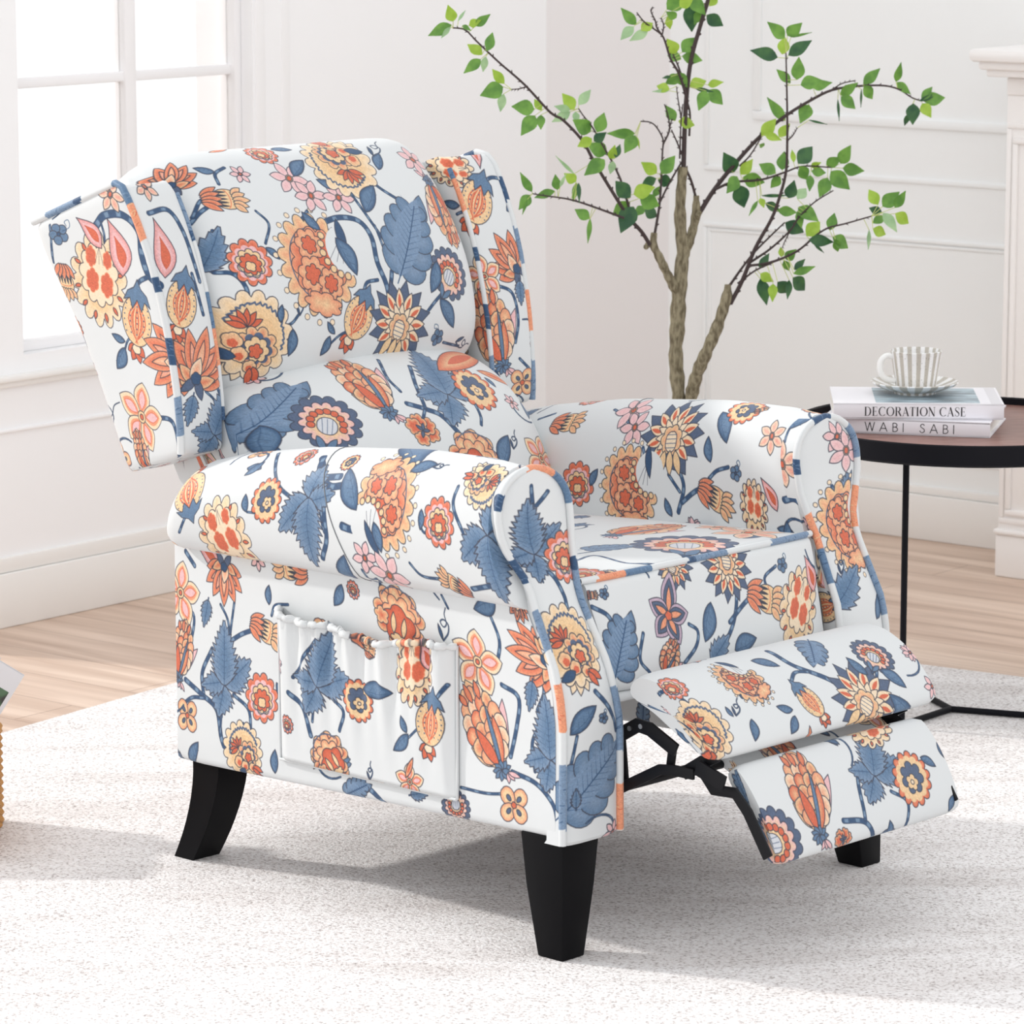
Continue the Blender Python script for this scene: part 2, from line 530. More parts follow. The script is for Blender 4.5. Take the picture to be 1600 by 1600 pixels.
M_thread = mat_base('grey_thread', srgb(120, 122, 126), .8)[0]
for s in (-1, 1):
    side = 'near' if s < 0 else 'far'
    # ---- lower side panel
    rings = []; us = []
    for t in np.linspace(0, 1, 14):
        sec = rpoly([(.352, .155 + .016 * t), (.352, .49), (.262, .49), (.262, .155 + .016 * t)], [.012, .01, .01, .01], 3, -8)
        r = []
        for y, z in sec:
            xr = -.422 + .0 * z
            edge = min(t, 1 - t)
            r.append((xr + t * (xf(z) - .014 - xr), s * (y - (.006 if t in (0.0,) else 0)), z))
        rings.append(np.array(r)); us.append(-.422 + t * .76)
    sp = cloth_loft('side_' + side, 'side_panel', rings, us)
    # ---- arm roll with inner arm face
    top = f1([-.44, -.40, -.36, -.28, -.13, .07, .19, .27], [.575, .590, .606, .626, .650, .668, .669, .662])
    rings = []; us = []
    ctrl = [(.345, .474), (.374, .490), (.389, .530), (.392, .580), (.378, .628), (.345, .657), (.306, .660), (.270, .634), (.254, .585), (.252, .52), (.252, .43), (.30, .42)]
    base = cr(ctrl, 60, True)
    ts = np.concatenate([[0, .006, .016, .03, .05], np.linspace(.08, 1, 22)])
    for t in ts:
        k = min(1, math.sqrt(max(0, 1 - (1 - min(t / .055, 1)) ** 2)) * .38 + .62)
        r = []
        for y, z in base:
            z2 = z
            xr = -.418 + max(0, z - .50) * .28
            x = xr + t * (xf(z) - .014 - xr)
            if z > .474: z2 = .474 + (z - .474) * (top(x) - .474) / (.661 - .474)
            yy = .315 + (y - .315) * k
            zz = .55 + (z2 - .55) * k if z > .474 else z2
            r.append((x, s * yy, zz))
        rings.append(np.array(r)); us.append(-.418 + t * .69)
    arm = cloth_loft('arm_' + side, 'armrest', rings, us)
    sm_ = []
    for q in range(0, 28):
        y, z = base[q]
        if z < .476: continue
        x = -.004 - .085 * (z - .474) / .187
        z2 = .474 + (z - .474) * (top(x) - .474) / (.661 - .474)
        cy, cz = .315, .56; dd = math.hypot(y - cy, z2 - cz)
        sm_.append((x, s * (y + (y - cy) / dd * .0002), z2 + (z2 - cz) / dd * .0002))
    m_ = MB(); m_.tube(sm_, .0009, 6); m_.build('seam', M_thread, arm, 70)
    # ---- front panel of the arm
    rings = []; us = []
    zs = [.163, .168, .18] + list(np.linspace(.20, .60, 24)) + [.61, .62, .63, .638, .645, .651, .656, .6595, .6615, .6623]
    for z in zs:
        a, b_ = yi(z), yo(z)
        X = xf(z); w_ = b_ - a
        sec = []
        nF = 9
        for j in range(nF):
            q = j / (nF - 1); sec.append((X + .008 * (1 - (2 * q - 1) ** 4) - .002, a + w_ * q))
        for j in range(3): sec.append((X - .03, b_ - w_ * j / 2))
        kz = .004 if z < .166 else 0
        rings.append(np.array([(x - kz, s * y, z) for x, y in sec])); us.append(z)
    fpn = cloth_loft('front_' + side, 'arm_front_panel', rings, us, sharp=30)
    zz = [.166] + list(np.linspace(.19, .60, 22)) + [.61, .62, .63, .638, .645, .651, .656, .6595, .6612]
    outl = [(xf(z) + .001, s * (yo(z) + .002), z) for z in zz] + [(xf(.662) + .001, s * .3155, .6638)] + [(xf(z) + .001, s * (yi(z) - .002), z) for z in zz[::-1]]
    piping('piping', outl, fpn, closed=False)
    # ---- wing of the back
    wf = f1([.55, .65, .70, .75, .80, .85, .90, .95, 1.0, 1.03], [-.372, -.370, -.374, -.381, -.391, -.404, -.421, -.444, -.472, -.492])
    wr = f1([.55, .575, .80, .94, 1.0], [-.505, -.505, -.602, -.672, -.690])
    yw = f1([.55, .7, 1.0], [.372, .375, .386])
    rings = []; us = []
    wz = [.578, .582, .592] + list(np.linspace(.61, .97, 18)) + [.985, .995, 1.002]
    for i, z in enumerate(wz):
        a, b_ = wf(z), wr(z)
        y1 = yw(z); y0 = .285
        # the top edge falls towards the rear, the bottom edge rises slightly to the front
        sec = rpoly([(b_, y1 - .006), (a, y1), (a - .004, y0), (b_, y0)], [.02, .012, .016, .02], 4, -8)
        tq = (z - .578) / (1.002 - .578)
        sh = 0.0
        if i in (0, len(wz) - 1): sh = .010
        elif i in (1, len(wz) - 2): sh = .004
        r = []
        cx, cy = (a + b_) / 2, (y0 + y1) / 2
        for x, y in sec:
            fx = (a - x) / (a - b_)                      # 0 front .. 1 rear
            zt = z - .070 * max(0, fx - .12) / .88 * max(0, tq) ** 2 + .05 * (1 - fx) * (1 - tq) ** 3 * .8
            x2 = x + (cx - x) * sh * 6 / 1; y2 = y + (cy - y) * sh * 9
            r.append((x2, s * y2, zt))
        rings.append(np.array(r)); us.append(z)
    wg = cloth_loft('wing_' + side, 'wing', rings, us, sharp=60)
    pts = []
    for z in np.linspace(.62, .985, 20): pts.append((wf(z) - .004, s * (yw(z) + .0), z))
    pts.append((wf(1.0) - .010, s * .383, 1.0))
    for fx in np.linspace(.12, 1, 7):
        z = 1.002; a, b_ = wf(z), wr(z)
        pts.append((a + (b_ - a) * fx, s * (.380 - .004 * fx), z + .002 - .070 * max(0, fx - .12) / .88))
    piping('piping', pts, wg)
    pts = [(wf(z) - .008, s * .287, z) for z in np.linspace(.66, .985, 20)]
    piping('piping', pts, wg, r=.004)

# ---- base rear and underside
mb = MB()
mb.box((-.40, 0, .32), (.05, .54, .33), bevel=.01)
M_under = mat_base('black_dust_cover', (.02, .02, .02), .9)[0]
bp = mb.build('rear_panel', M_tile, CH)
mb = MB(); mb.box((-.06, 0, .345), (.60, .50, .02)); mb.build('seat_board', M_under, CH)

# ---- back panel behind the cushions
rings = []; us = []
for y in np.linspace(-.288, .288, 12):
    sec = rpoly([(-.33, .46), (-.50, .72), (-.56, .97), (-.655, .955), (-.60, .78), (-.415, .46)], .02, 3, .03)
    rings.append(np.array([(x, y, z) for x, z in sec])); us.append(y)
cloth_loft('back', 'back_panel', rings, us)

# ---- upper back pillow
base = cr([(-.452, .668), (-.392, .690), (-.362, .735), (-.360, .79), (-.378, .86), (-.418, .93), (-.462, .985), (-.505, 1.022), (-.555, 1.034), (-.600, 1.01), (-.615, .94), (-.575, .80), (-.52, .70)], 64, True)
rings = []; us = []
ths = np.linspace(-1, 1, 45)
for q in ths:
    y = .287 * math.sin(q * PI / 2) if False else .287 * q
    aq = abs(q)
    k = (1 - aq ** 7) ** .5 if aq < 1 else 0.0
    k2 = 1 - aq ** 10 * .12
    kc = 1 - .09 * aq ** 2.2
    r = []
    for x, z in base:
        xb = -.600 + (.80 - z) * -.0
        xb = -.60 + (.95 - z) * .34
        x2 = xb + (x - xb) * (.60 + .40 * k) * kc
        z2 = .85 + (z - .85) * (k2 * (.93 + .07 * k))
        r.append((x2, y, z2))
    rings.append(np.array(r)); us.append(y)
cloth_loft('pillow', 'back_cushion', rings, us, sharp=60)

# ---- lumbar cushion (arched)
base = cr([(-.165, .450), (-.175, .50), (-.198, .57), (-.235, .635), (-.290, .690), (-.355, .725), (-.42, .735), (-.46, .70), (-.44, .60), (-.36, .50), (-.27, .44)], 64, True)
rings = []; us = []
for q in np.linspace(-1, 1, 41):
    y = .283 * q; aq = abs(q)
    k = (1 - aq ** 6) ** .5 if aq < 1 else 0.0
    r = []
    for x, z in base:
        xb = -.46 + (.70 - z) * .45
        x2 = xb + (x - xb) * (.62 + .38 * k) * (1 - .06 * aq ** 2)
        z2 = .46 + (z - .46) * (1 - .13 * aq ** 2.2 - .07 * (1 - k))
        r.append((x2, y, z2))
    rings.append(np.array(r)); us.append(y)
cloth_loft('lumbar', 'lumbar_cushion', rings, us, sharp=60)

# ---- seat cushion
rings = []; us = []
base = rpoly([(-.27, .40), (-.27, .474), (.283, .505), (.298, .43)], [.02, .03, .014, .02], 5, .02)
for q in np.linspace(-1, 1, 25):
    y = .251 * q; aq = abs(q)
    r = []
    for x, z in base:
        crown = .010 * (1 - aq ** 4) * (1 if z > .46 else 0) * max(0, 1 - abs((x - 0.02) / .29) ** 3)
        r.append((x + (.006 * (1 - aq ** 4) if x > .2 else 0), y, z + crown - .004 * aq ** 12))
    rings.append(np.array(r)); us.append(y)
seat = cloth_loft('seat', 'seat_cushion', rings, us, sharp=60)
piping('piping', [(.288 + .006 * (1 - abs(q) ** 4), .250 * q, .503) for q in np.linspace(-1, 1, 20)], seat, r=.005)
# ---- front apron
rings = []; us = []
base = rpoly([(.262, .345), (.262, .500), (.292, .500), (.338, .352)], [.008, .005, .010, .012], 4, .015)
for q in np.linspace(-1, 1, 25):
    r = []
    for x, z in base:
        hw = .243 - .03 * max(0, (.48 - z)) / .13 * .6
        bulge = .010 * (1 - abs(q) ** 4) if x > .28 else 0
        r.append((x + bulge, hw * q, z))
    rings.append(np.array(r)); us.append(.243 * q)
cloth_loft('apron', 'seat_front', rings, us, sharp=60)
# lower lip of the seat front
rings = []; us = []
base = rpoly([(.25, .325), (.25, .352), (.338, .352), (.345, .340)], [.004, .004, .006, .006], 3, .02)
for q in np.linspace(-1, 1, 9):
    rings.append(np.array([(x, .232 * q, z) for x, z in base])); us.append(.232 * q)
cloth_loft('lip', 'seat_front', rings, us, sharp=60)

# ---- footrest pads
def pad(key, ctrl, hw, name='footrest_pad', p=8):
    base = cr(ctrl, 48, True); cx, cz = base.mean(0)
    rings = []; us = []
    for q in np.linspace(-1, 1, 33):
        aq = abs(q); k = (1 - aq ** (p * 2)) ** .5 if aq < 1 else 0
        sx = .93 + .07 * k; 
        rings.append(np.array([(cx + (x - cx) * sx, hw * q, cz + (z - cz) * sx) for x, z in base])); us.append(hw * q)
    return cloth_loft(key, name, rings, us, sharp=70)
pad('pad_upper', [(.378, .358), (.374, .374), (.392, .388), (.430, .384), (.475, .360), (.512, .322), (.526, .298), (.516, .290), (.47, .312), (.42, .340)], .247)
pad('pad_lower', [(.512, .262), (.520, .276), (.534, .272), (.562, .240), (.588, .196), (.600, .162), (.592, .152), (.572, .172), (.545, .215)], .203)
pad('flap', [(.470, .262), (.474, .276), (.49, .274), (.512, .256), (.506, .248)], .165, 'footrest_flap')

# ---- steel linkage
M_steel = mat_base('black_steel', (.008, .008, .010), .45, 0, .2)[0]
M_rivet = mat_base('rivet_steel', (.6, .6, .6), .35, 1)[0]
def bars(s):
    Y = -.222 if s < 0 else .188
    def bar(pts, w, dy=0.0, th=.005, holes=()):
        """flat steel link following pts in the x-z plane"""
        P = [Vector(p) for p in pts]; L = []; Rr = []
        for i, p in enumerate(P):
            t = (P[min(i + 1, len(P) - 1)] - P[max(i - 1, 0)]).normalized(); n = Vector((-t.y, t.x))
            if i == 0: p = p - t * w * .4
            if i == len(P) - 1: p = p + t * w * .4
            L.append(p + n * w / 2); Rr.append(p - n * w / 2)
        mb = MB()
        M = Matrix(((1, 0, 0, 0), (0, 0, 1, 0), (0, 1, 0, 0), (0, 0, 0, 1)))
        mb.prism([tuple(q) for q in L + Rr[::-1]], Y + dy - th / 2, Y + dy + th / 2, M, bevel=.0012)
        o = mb.build('steel_link', M_steel, CH)
        for h in holes:
            m2 = MB(); m2.lathe([(.0035, -.001), (.0035, .0012)], rot=Matrix.Rotation(PI / 2, 4, 'X'), c=(h[0], Y + dy + s * (th / 2 + .0002), h[1]), n=16)
            m2.build('rivet', M_rivet, o)
        return o
    bar([(.338, .293), (.370, .312), (.392, .310), (.432, .291)], .020, holes=[(.358, .306), (.378, .312)] if s < 0 else [(.358, .306)])
    bar([(.336, .287), (.343, .222)], .013, .006)
    bar([(.347, .222), (.416, .259), (.440, .262), (.470, .262)], .015, -.006)
    bar([(.428, .290), (.424, .262)], .013, .006)
    bar([(.458, .262), (.486, .280), (.505, .290)], .018, .0, holes=[(.486, .270)])
    bar([(.478, .268), (.500, .243), (.537, .245), (.560, .222), (.592, .172)], .016, .006)
    bar([(.492, .272), (.524, .262)], .022, -.010)
for s in (-1, 1): bars(s)
mb = MB(); mb.tube([(.345, -.22, .222), (.345, .22, .222)], .007, 12); mb.build('cross_rod', M_steel, CH)
mb = MB(); mb.tube([(.470, -.22, .264), (.470, .22, .264)], .006, 12); mb.build('cross_rod', M_steel, CH)

# ---- legs
M_leg = mat_base('black_stained_wood', (.005, .005, .006), .42, 0, .08)[0]
def leg_front(s):
    rings = [(.172, .078, .074), (.10, .068, .064), (.0025, .046, .044)]
    mb = MB(); prev = None
    R_ = []
    for z, a, b in rings:
        R_.append([mb.bm.verts.new(v) for v in ((.350, s * .350, z), (.350 - a, s * .350, z), (.350 - a, s * (.350 - b), z), (.350, s * (.350 - b), z))])
    for A, B in zip(R_, R_[1:]):
        for i in range(4): mb.bm.faces.new((A[i], A[(i + 1) % 4], B[(i + 1) % 4], B[i]))
    mb.bm.faces.new(R_[0]); mb.bm.faces.new(R_[-1][::-1])
    bmesh.ops.bevel(mb.bm, geom=mb.bm.edges[:], offset=.0025, segments=2, profile=.5, affect='EDGES')
    mb.build('leg', M_leg, CH)
def leg_rear(s):
    mb = MB(); R_ = []
    for t in np.linspace(0, 1, 9):
        z = .160 - t * .1575
        back = .060 * (t ** 1.7)          # sweep to the rear
        a = .056 - .016 * t; b = .060 - .006 * t
        x0 = -.342 - back; y0 = .338
        R_.append([mb.bm.verts.new(v) for v in ((x0, s * y0, z), (x0 - a, s * y0, z), (x0 - a, s * (y0 - b), z), (x0, s * (y0 - b), z))])
    for A, B in zip(R_, R_[1:]):
        for i in range(4): mb.bm.faces.new((A[i], A[(i + 1) % 4], B[(i + 1) % 4], B[i]))
    mb.bm.faces.new(R_[0]); mb.bm.faces.new(R_[-1][::-1])
    es = [e for e in mb.bm.edges if not e.is_boundary and e.calc_face_angle(0) > .5]
    bmesh.ops.bevel(mb.bm, geom=es, offset=.0025, segments=2, profile=.5, affect='EDGES')
    mb.build('leg', M_leg, CH)
for s in (-1, 1): leg_front(s); leg_rear(s)

# ---- side pocket with gathered elastic top
rng = random.Random(3)
px0, px1, pz0, pz1 = -.192, .158, .197, .412
nu, nv = 90, 34
rows = []; 
def pleat(u, v):
    g = (v ** 1.6)
    a = .0045 * math.sin(u * 2 * PI * 5.3 + .6 * math.sin(u * 9)) + .003 * math.sin(u * 2 * PI * 11 + 1.3)
    fine = .0018 * math.sin(u * 2 * PI * 34) * (1 if v > .93 else max(0, (v - .8) / .13) * .6)
    edge = min(1, min(u, 1 - u) / .05)
    return edge * (.006 + g * (.012 + a * 1.2) + fine + .004 * math.sin(v * PI))
V = []; F = []; UVs = []
W_, H_ = (px1 - px0), (pz1 - pz0)
PARTS['pocket'] = (px0, pz0, W_, H_)
for j in range(nv + 1):
    for i in range(nu + 1):
        u, v = i / nu, j / nv
        sag = -.012 * math.sin(u * PI) * v - .004 * math.sin(u * 13) * v
        V.append((px0 + W_ * u, -.352 - .002 - pleat(u, v), pz0 + H_ * v + sag + .004 * (1 - u) * v))
for j in range(nv):
    for i in range(nu):
        a = j * (nu + 1) + i
        F.append((a, a + 1, a + nu + 2, a + nu + 1))
        UVs.append([(i / nu, j / nv), ((i + 1) / nu, j / nv), ((i + 1) / nu, (j + 1) / nv), (i / nu, (j + 1) / nv)])
pk = mesh_obj('side_pocket', V, F, fabric_material('pocket', IMG.get('pocket')), CH, UVs, 80)
if DEBUG: pk['panel'] = 'pocket'
sm = pk.modifiers.new('thick', 'SOLIDIFY'); sm.thickness = .002; sm.offset = -1
pts = [(px0 - .001, -.355, z) for z in np.linspace(pz1, pz0, 8)] + [(x, -.356, pz0 - .001) for x in np.linspace(px0, px1, 12)] + [(px1 + .001, -.355, z) for z in np.linspace(pz0, pz1, 8)]
M_plain = mat_base('white_edging', srgb(206, 209, 210), .6, 0, .3)[0]
piping('piping', pts, pk, r=.0022, mat=M_plain)
tp = []
for i in range(nu + 1):
    u = i / nu
    tp.append((px0 + W_ * u, -.352 - .003 - pleat(u, 1), pz1 - .012 * math.sin(u * PI) - .004 * math.sin(u * 13) + .004 * (1 - u)))
piping('elastic_hem', tp, pk, r=.0050, mat=CLOTHS['pocket'], frill=.45, vrow=.96)
# ---- the printed cloth: motifs drawn in code onto each cut panel of fabric
DPM = 1350.0                                   # dots per metre
BASE = (226, 229, 230)
NAVY = (58, 60, 74); BL1 = (96, 126, 158); BL2 = (52, 82, 118); BLG = (84, 100, 128); BL3 = (124, 148, 176)
ORD = (198, 88, 62); ORG = (216, 106, 76); OR2 = (236, 156, 120); CRM = (240, 204, 158); CR2 = (246, 224, 194); PNK = (238, 190, 192); PK2 = (226, 150, 146)

class Cloth:
    def __init__(s, U0, V0, W, H):
        s.U0, s.V0, s.W, s.H = U0, V0, W, H
        s.w, s.h = max(8, int(W * DPM)), max(8, int(H * DPM))
        s.a = np.empty((s.h, s.w, 3), np.float32); s.a[:] = BASE
        s.occ = np.zeros((s.h // 8 + 1, s.w // 8 + 1), bool)
        s.set(0, 0, 0, 1, 1)
    def set(s, u, v, ang, h, flip):
        s.cx, s.cy = (u - s.U0) / s.W * s.w, (v - s.V0) / s.H * s.h
        c, sn = math.cos(ang), math.sin(ang); k = h * DPM
        # local y axis points along ang in the uv plane
        s.yx, s.yy = c * k, sn * k
        s.xx, s.xy = sn * k * flip, -c * k * flip
        s.k = k
    def T(s, pts):
        p = np.asarray(pts, float)
        return np.stack([s.cx + p[:, 0] * s.xx + p[:, 1] * s.yx, s.cy + p[:, 0] * s.xy + p[:, 1] * s.yy], 1)
    def win(s, P, m):
        x0, y0 = np.floor(P.min(0) - m).astype(int); x1, y1 = np.ceil(P.max(0) + m).astype(int) + 1
        x0, y0 = max(x0, 0), max(y0, 0); x1, y1 = min(x1, s.w), min(y1, s.h)
        if x1 - x0 < 1 or y1 - y0 < 1: return None
        X, Y = np.meshgrid(np.arange(x0, x1) + .5, np.arange(y0, y1) + .5)
        return x0, y0, x1, y1, X.astype(np.float32), Y.astype(np.float32)
    def poly(s, pts, col, line=NAVY, lw=.95, grad=None):
        P = s.T(pts).astype(np.float32); w = s.win(P, 2)
        if w is None: return
        x0, y0, x1, y1, X, Y = w
        A = P; B = np.roll(P, -1, 0)
        ins = np.zeros(X.shape, bool); d2 = np.full(X.shape, 1e9, np.float32)
        for (ax, ay), (bx, by) in zip(A, B):
            if ay != by:
                c = ((Y >= ay) != (Y >= by)) & (X < (bx - ax) * (Y - ay) / (by - ay) + ax)
                ins ^= c
            ex, ey = bx - ax, by - ay; L = ex * ex + ey * ey
            if L < 1e-6: continue
            t = np.clip(((X - ax) * ex + (Y - ay) * ey) / L, 0, 1)
            d2 = np.minimum(d2, (X - ax - t * ex) ** 2 + (Y - ay - t * ey) ** 2)
        d = np.sqrt(d2); sd = np.where(ins, d, -d)
        R_ = s.a[y0:y1, x0:x1]
        al = np.clip(sd + .5, 0, 1)[..., None]
        C_ = np.array(col, np.float32)
        if grad is not None:                   # painterly edge tone
            q = np.clip(d / (s.k * .10 + 1e-6), 0, 1)[..., None]
            C_ = np.array(grad, np.float32) * (1 - q) + C_ * q
        R_[:] = R_ * (1 - al) + C_ * al
        if line is not None:
            al = np.clip(lw + .5 - d, 0, 1)[..., None] * .9
            R_[:] = R_ * (1 - al) + np.array(line, np.float32) * al
        s.mark(x0, y0, x1, y1)
    def mark(s, x0, y0, x1, y1):
        s.occ[y0 // 8:y1 // 8 + 1, x0 // 8:x1 // 8 + 1] = True
    def stroke(s, pts, wd, col, line=None, raw=False, band=None, taper=0.0):
        """pts in motif space (or pixels if raw), wd in dots"""
        P = (np.asarray(pts, float) if raw else s.T(pts)).astype(np.float32); w = s.win(P, wd + 2)
        if w is None: return
        x0, y0, x1, y1, X, Y = w
        best = np.full(X.shape, 1e9, np.float32); arc = np.zeros(X.shape, np.float32); L0 = 0.0
        n = len(P) - 1
        tot = float(np.linalg.norm(np.diff(P, axis=0), axis=1).sum()) + 1e-6
        for (ax, ay), (bx, by) in zip(P[:-1], P[1:]):
            ex, ey = bx - ax, by - ay; L = ex * ex + ey * ey
            if L < 1e-6: continue
            t = np.clip(((X - ax) * ex + (Y - ay) * ey) / L, 0, 1)
            dd = (X - ax - t * ex) ** 2 + (Y - ay - t * ey) ** 2
            m = dd < best; best = np.where(m, dd, best); l = math.sqrt(L)
            arc = np.where(m, L0 + t * l, arc); L0 += l
        d = np.sqrt(best); hw = wd / 2 * (1 - taper * arc / tot)
        R_ = s.a[y0:y1, x0:x1]
        if line is not None:
            al = np.clip(hw + 1.1 - d, 0, 1)[..., None]; R_[:] = R_ * (1 - al) + np.array(line, np.float32) * al
        al = np.clip(hw + .3 - d, 0, 1)[..., None]
        C_ = np.array(col, np.float32)
        if band is not None:
            f = (np.clip(np.sin(arc * .20) * 1.6 - .2, 0, 1) * np.clip(hw * .75 - d, 0, 1) * .8)[..., None]; C_ = C_ * (1 - f) + np.array(band, np.float32) * f
        R_[:] = R_ * (1 - al) + C_ * al
        if raw: 
            for x, y in P[::2]: s.mark(int(max(0, x - 4)), int(max(0, y - 4)), int(min(s.w, x + 4)), int(min(s.h, y + 4)))
    # --- shapes
    def scal(s, cx, cy, rx, ry, n, amp, col, line=NAVY, a0=0.0, rot=0.0, grad=None):
        m = int(n * 6); t = np.linspace(0, 2 * PI, m, endpoint=False)
        r = 1 - amp + amp * 1.6 * np.abs(np.sin(n * t / 2 + a0)) ** .7
        x, y = rx * r * np.cos(t), ry * r * np.sin(t)
        c, sn = math.cos(rot), math.sin(rot)
        s.poly(np.stack([cx + x * c - y * sn, cy + x * sn + y * c], 1), col, line, grad=grad)
    def petal(s, a, b, w, col, line=NAVY, bend=0.0, grad=None, sh=.9):
        a, b = np.array(a, float), np.array(b, float); d = b - a; n = np.array([-d[1], d[0]])
        n = n / (np.linalg.norm(n) + 1e-9)
        t = np.linspace(0, 1, 11); f = np.sin(PI * t ** sh) ** .85
        c = a + d * t[:, None] + n * (bend * np.sin(PI * t))[:, None]
        L = c + n * (f * w / 2)[:, None]; R_ = c - n * (f * w / 2)[:, None]
        s.poly(np.concatenate([L, R_[-2:0:-1]]), col, line, grad=grad)
    def serr(s, a, b, w, n, col=BL1, veins=True):
        a, b = np.array(a, float), np.array(b, float); d = b - a; nn = np.array([-d[1], d[0]]); nn /= np.linalg.norm(nn)
        def side(sg):
            out = []
            for i in range(n):
                for t, k in ((i / n + .15 / n, .80), ((i + .95) / n * .985, 1.14)):
                    f = math.sin(PI * min(1, t) ** .72) ** .8 * (1.05 - .25 * t)
                    out.append(a + d * (t + (.05 if k > 1 else 0)) + nn * sg * f * w / 2 * k)
            return out
        P = [a] + side(1) + [b + d * .02] + side(-1)[::-1]
        s.poly(P, col, NAVY, grad=BL3)
        if veins:
            s.stroke([a, b - d * .06], 1.7, BL2)
            for i in range(1, n):
                t = i / (n + .6); p = a + d * t; f = math.sin(PI * t ** .72) * w / 2
                for sg in (1, -1):
                    s.stroke([p, p + d * .09 + nn * sg * f * .82], 1.1, BL2)
                    s.stroke([p + d * .02 + nn * sg * f * .2, p + d * .10 + nn * sg * f * .7], 1.0, BL3)

def arcpts(cx, cy, rx, ry, a0, a1, n=14):
    t = np.linspace(R(a0), R(a1), n); return np.stack([cx + rx * np.cos(t), cy + ry * np.sin(t)], 1)

def m_peony(P):
    for x, y in ((-.10, -.50), (.02, -.52), (.14, -.47)): P.petal((.02, -.15), (x, y), .15, CRM, grad=CR2)
    P.scal(0, .04, .42, .44, 15, .11, CRM, grad=CR2)
    z = arcpts(.02, .05, .31, .33, 5, 185, 60); z[:, 0] *= 1 + .05 * np.sin(np.arange(60) * 2.1); z[:, 1] *= 1 + .05 * np.sin(np.arange(60) * 1.7)
    P.stroke(z, 4.2, BLG)
    P.scal(.02, .0, .27, .27, 12, .06, (238, 198, 150), None)
    for a in (-60, -30, 0, 30, 60, 85):
        t = R(115 + a); P.petal((-.10, .08), (-.10 + .19 * math.cos(t), .08 + .19 * math.sin(t)), .07, ORD, grad=ORG)
    P.scal(.10, -.04, .21, .20, 9, .16, ORG, grad=CRM); P.scal(.10, -.05, .16, .15, 8, .14, BLG, None); P.scal(.10, -.06, .13, .12, 7, .15, CRM); P.scal(.10, -.08, .07, .07, 5, .2, ORG)
    for x, y, r in ((-.13, -.12, .09), (-.01, -.20, .08), (.15, -.24, .07)):
        P.scal(x, y, r, r, 5, .08, OR2, grad=CRM); P.scal(x + .01, y - .02, r * .5, r * .5, 5, .1, ORG, None)
    P.petal((-.02, -.24), (-.22, -.36), .12, BL2); P.petal((.18, -.22), (.36, -.34), .09, ORG); P.petal((.16, -.25), (.30, -.42), .08, ORG)
def m_opeony(P):
    P.petal((.20, -.2), (.46, -.30), .14, BL1)
    for r, y, n, c, g in ((.46, 0, 9, ORG, CRM), (.38, .06, 8, CRM, OR2), (.30, .02, 7, CRM, OR2)):
        P.scal(0, y, r, r * .95, n, .2, c, grad=g)
    P.stroke(arcpts(0, .08, .38, .36, 20, 160, 20), 3, BLG)
    P.scal(0, -.12, .30, .27, 5, .2, ORG, grad=ORD, a0=.4)
    for x in (-.1, .08): P.petal((x, -.28), (x * 1.2, .04), .10, CRM)
    P.scal(-.34, -.12, .13, .12, 5, .2, ORG, grad=CRM)
    P.scal(0, -.34, .14, .08, 5, .2, CRM)
def m_roundred(P):
    P.scal(0, 0, .44, .47, 11, .13, ORG, grad=(232, 140, 112)); P.scal(.0, -.02, .35, .36, 11, .10, PNK, None); P.scal(0, -.03, .29, .29, 9, .12, CRM); P.scal(0, -.05, .22, .21, 8, .16, ORG)
    P.stroke(arcpts(0, -.05, .26, .26, 200, 340, 16), 2.2, BLG); P.scal(0, -.10, .11, .10, 4, .15, CRM)
def m_cbluea(P):
    P.petal((0, -.12), (0, -.52), .15, BL2)
    P.scal(0, .06, .46, .42, 15, .10, BLG); P.scal(0, .04, .35, .32, 14, .12, CRM, grad=PNK)
    for i in range(9):
        t = R(-15 + i * 26.5); P.scal(.22 * math.cos(t), .02 + .20 * math.sin(t), .055, .05, 4, .03, ORG)
    P.scal(0, -.02, .14, .14, 4, .03, (214, 216, 222)); 
    for q in (-.06, 0, .06): P.stroke([(q, -.14), (q * 1.2, .09)], 1.6, BLG)
    P.petal((-.13, -.2), (0, -.44), .10, BL1); P.petal((.13, -.2), (0, -.44), .10, BL1)
def m_cblueb(P):
    P.scal(0, 0, .42, .47, 14, .12, OR2, grad=ORG); P.scal(0, 0, .35, .40, 13, .08, CRM, None); P.scal(0, .02, .24, .26, 7, .2, BLG); P.scal(.02, -.06, .13, .13, 5, .2, CRM); P.scal(.02, -.06, .04, .04, 4, .03, CR2)
def m_leaf3(P):
    P.stroke([(0, -.12), (.0, -.5)], 3, BL2, NAVY)
    P.serr((.0, -.16), (-.05, -.50), .36, 6); P.serr((0, -.12), (-.34, -.24), .26, 6); P.serr((.02, -.16), (.36, .20), .38, 8); P.serr((0, -.16), (-.06, .50), .40, 10)
def m_leaf1(P): P.serr((0, -.42), (0, .5), .52, 6); P.stroke([(0, -.5), (0, -.4)], 2.5, BL2, NAVY)
def m_leafs(P):
    P.petal((0, -.5), (0, .5), .46, BL1, bend=.06, grad=BL2); P.stroke([(0, -.45), (.05, 0), (0, .4)], 1.4, BL2)
    for y in (-.2, 0, .2): P.stroke([(.03, y - .05), (.15, y + .06)], 1, BL2); P.stroke([(.03, y - .05), (-.10, y + .06)], 1, BL2)
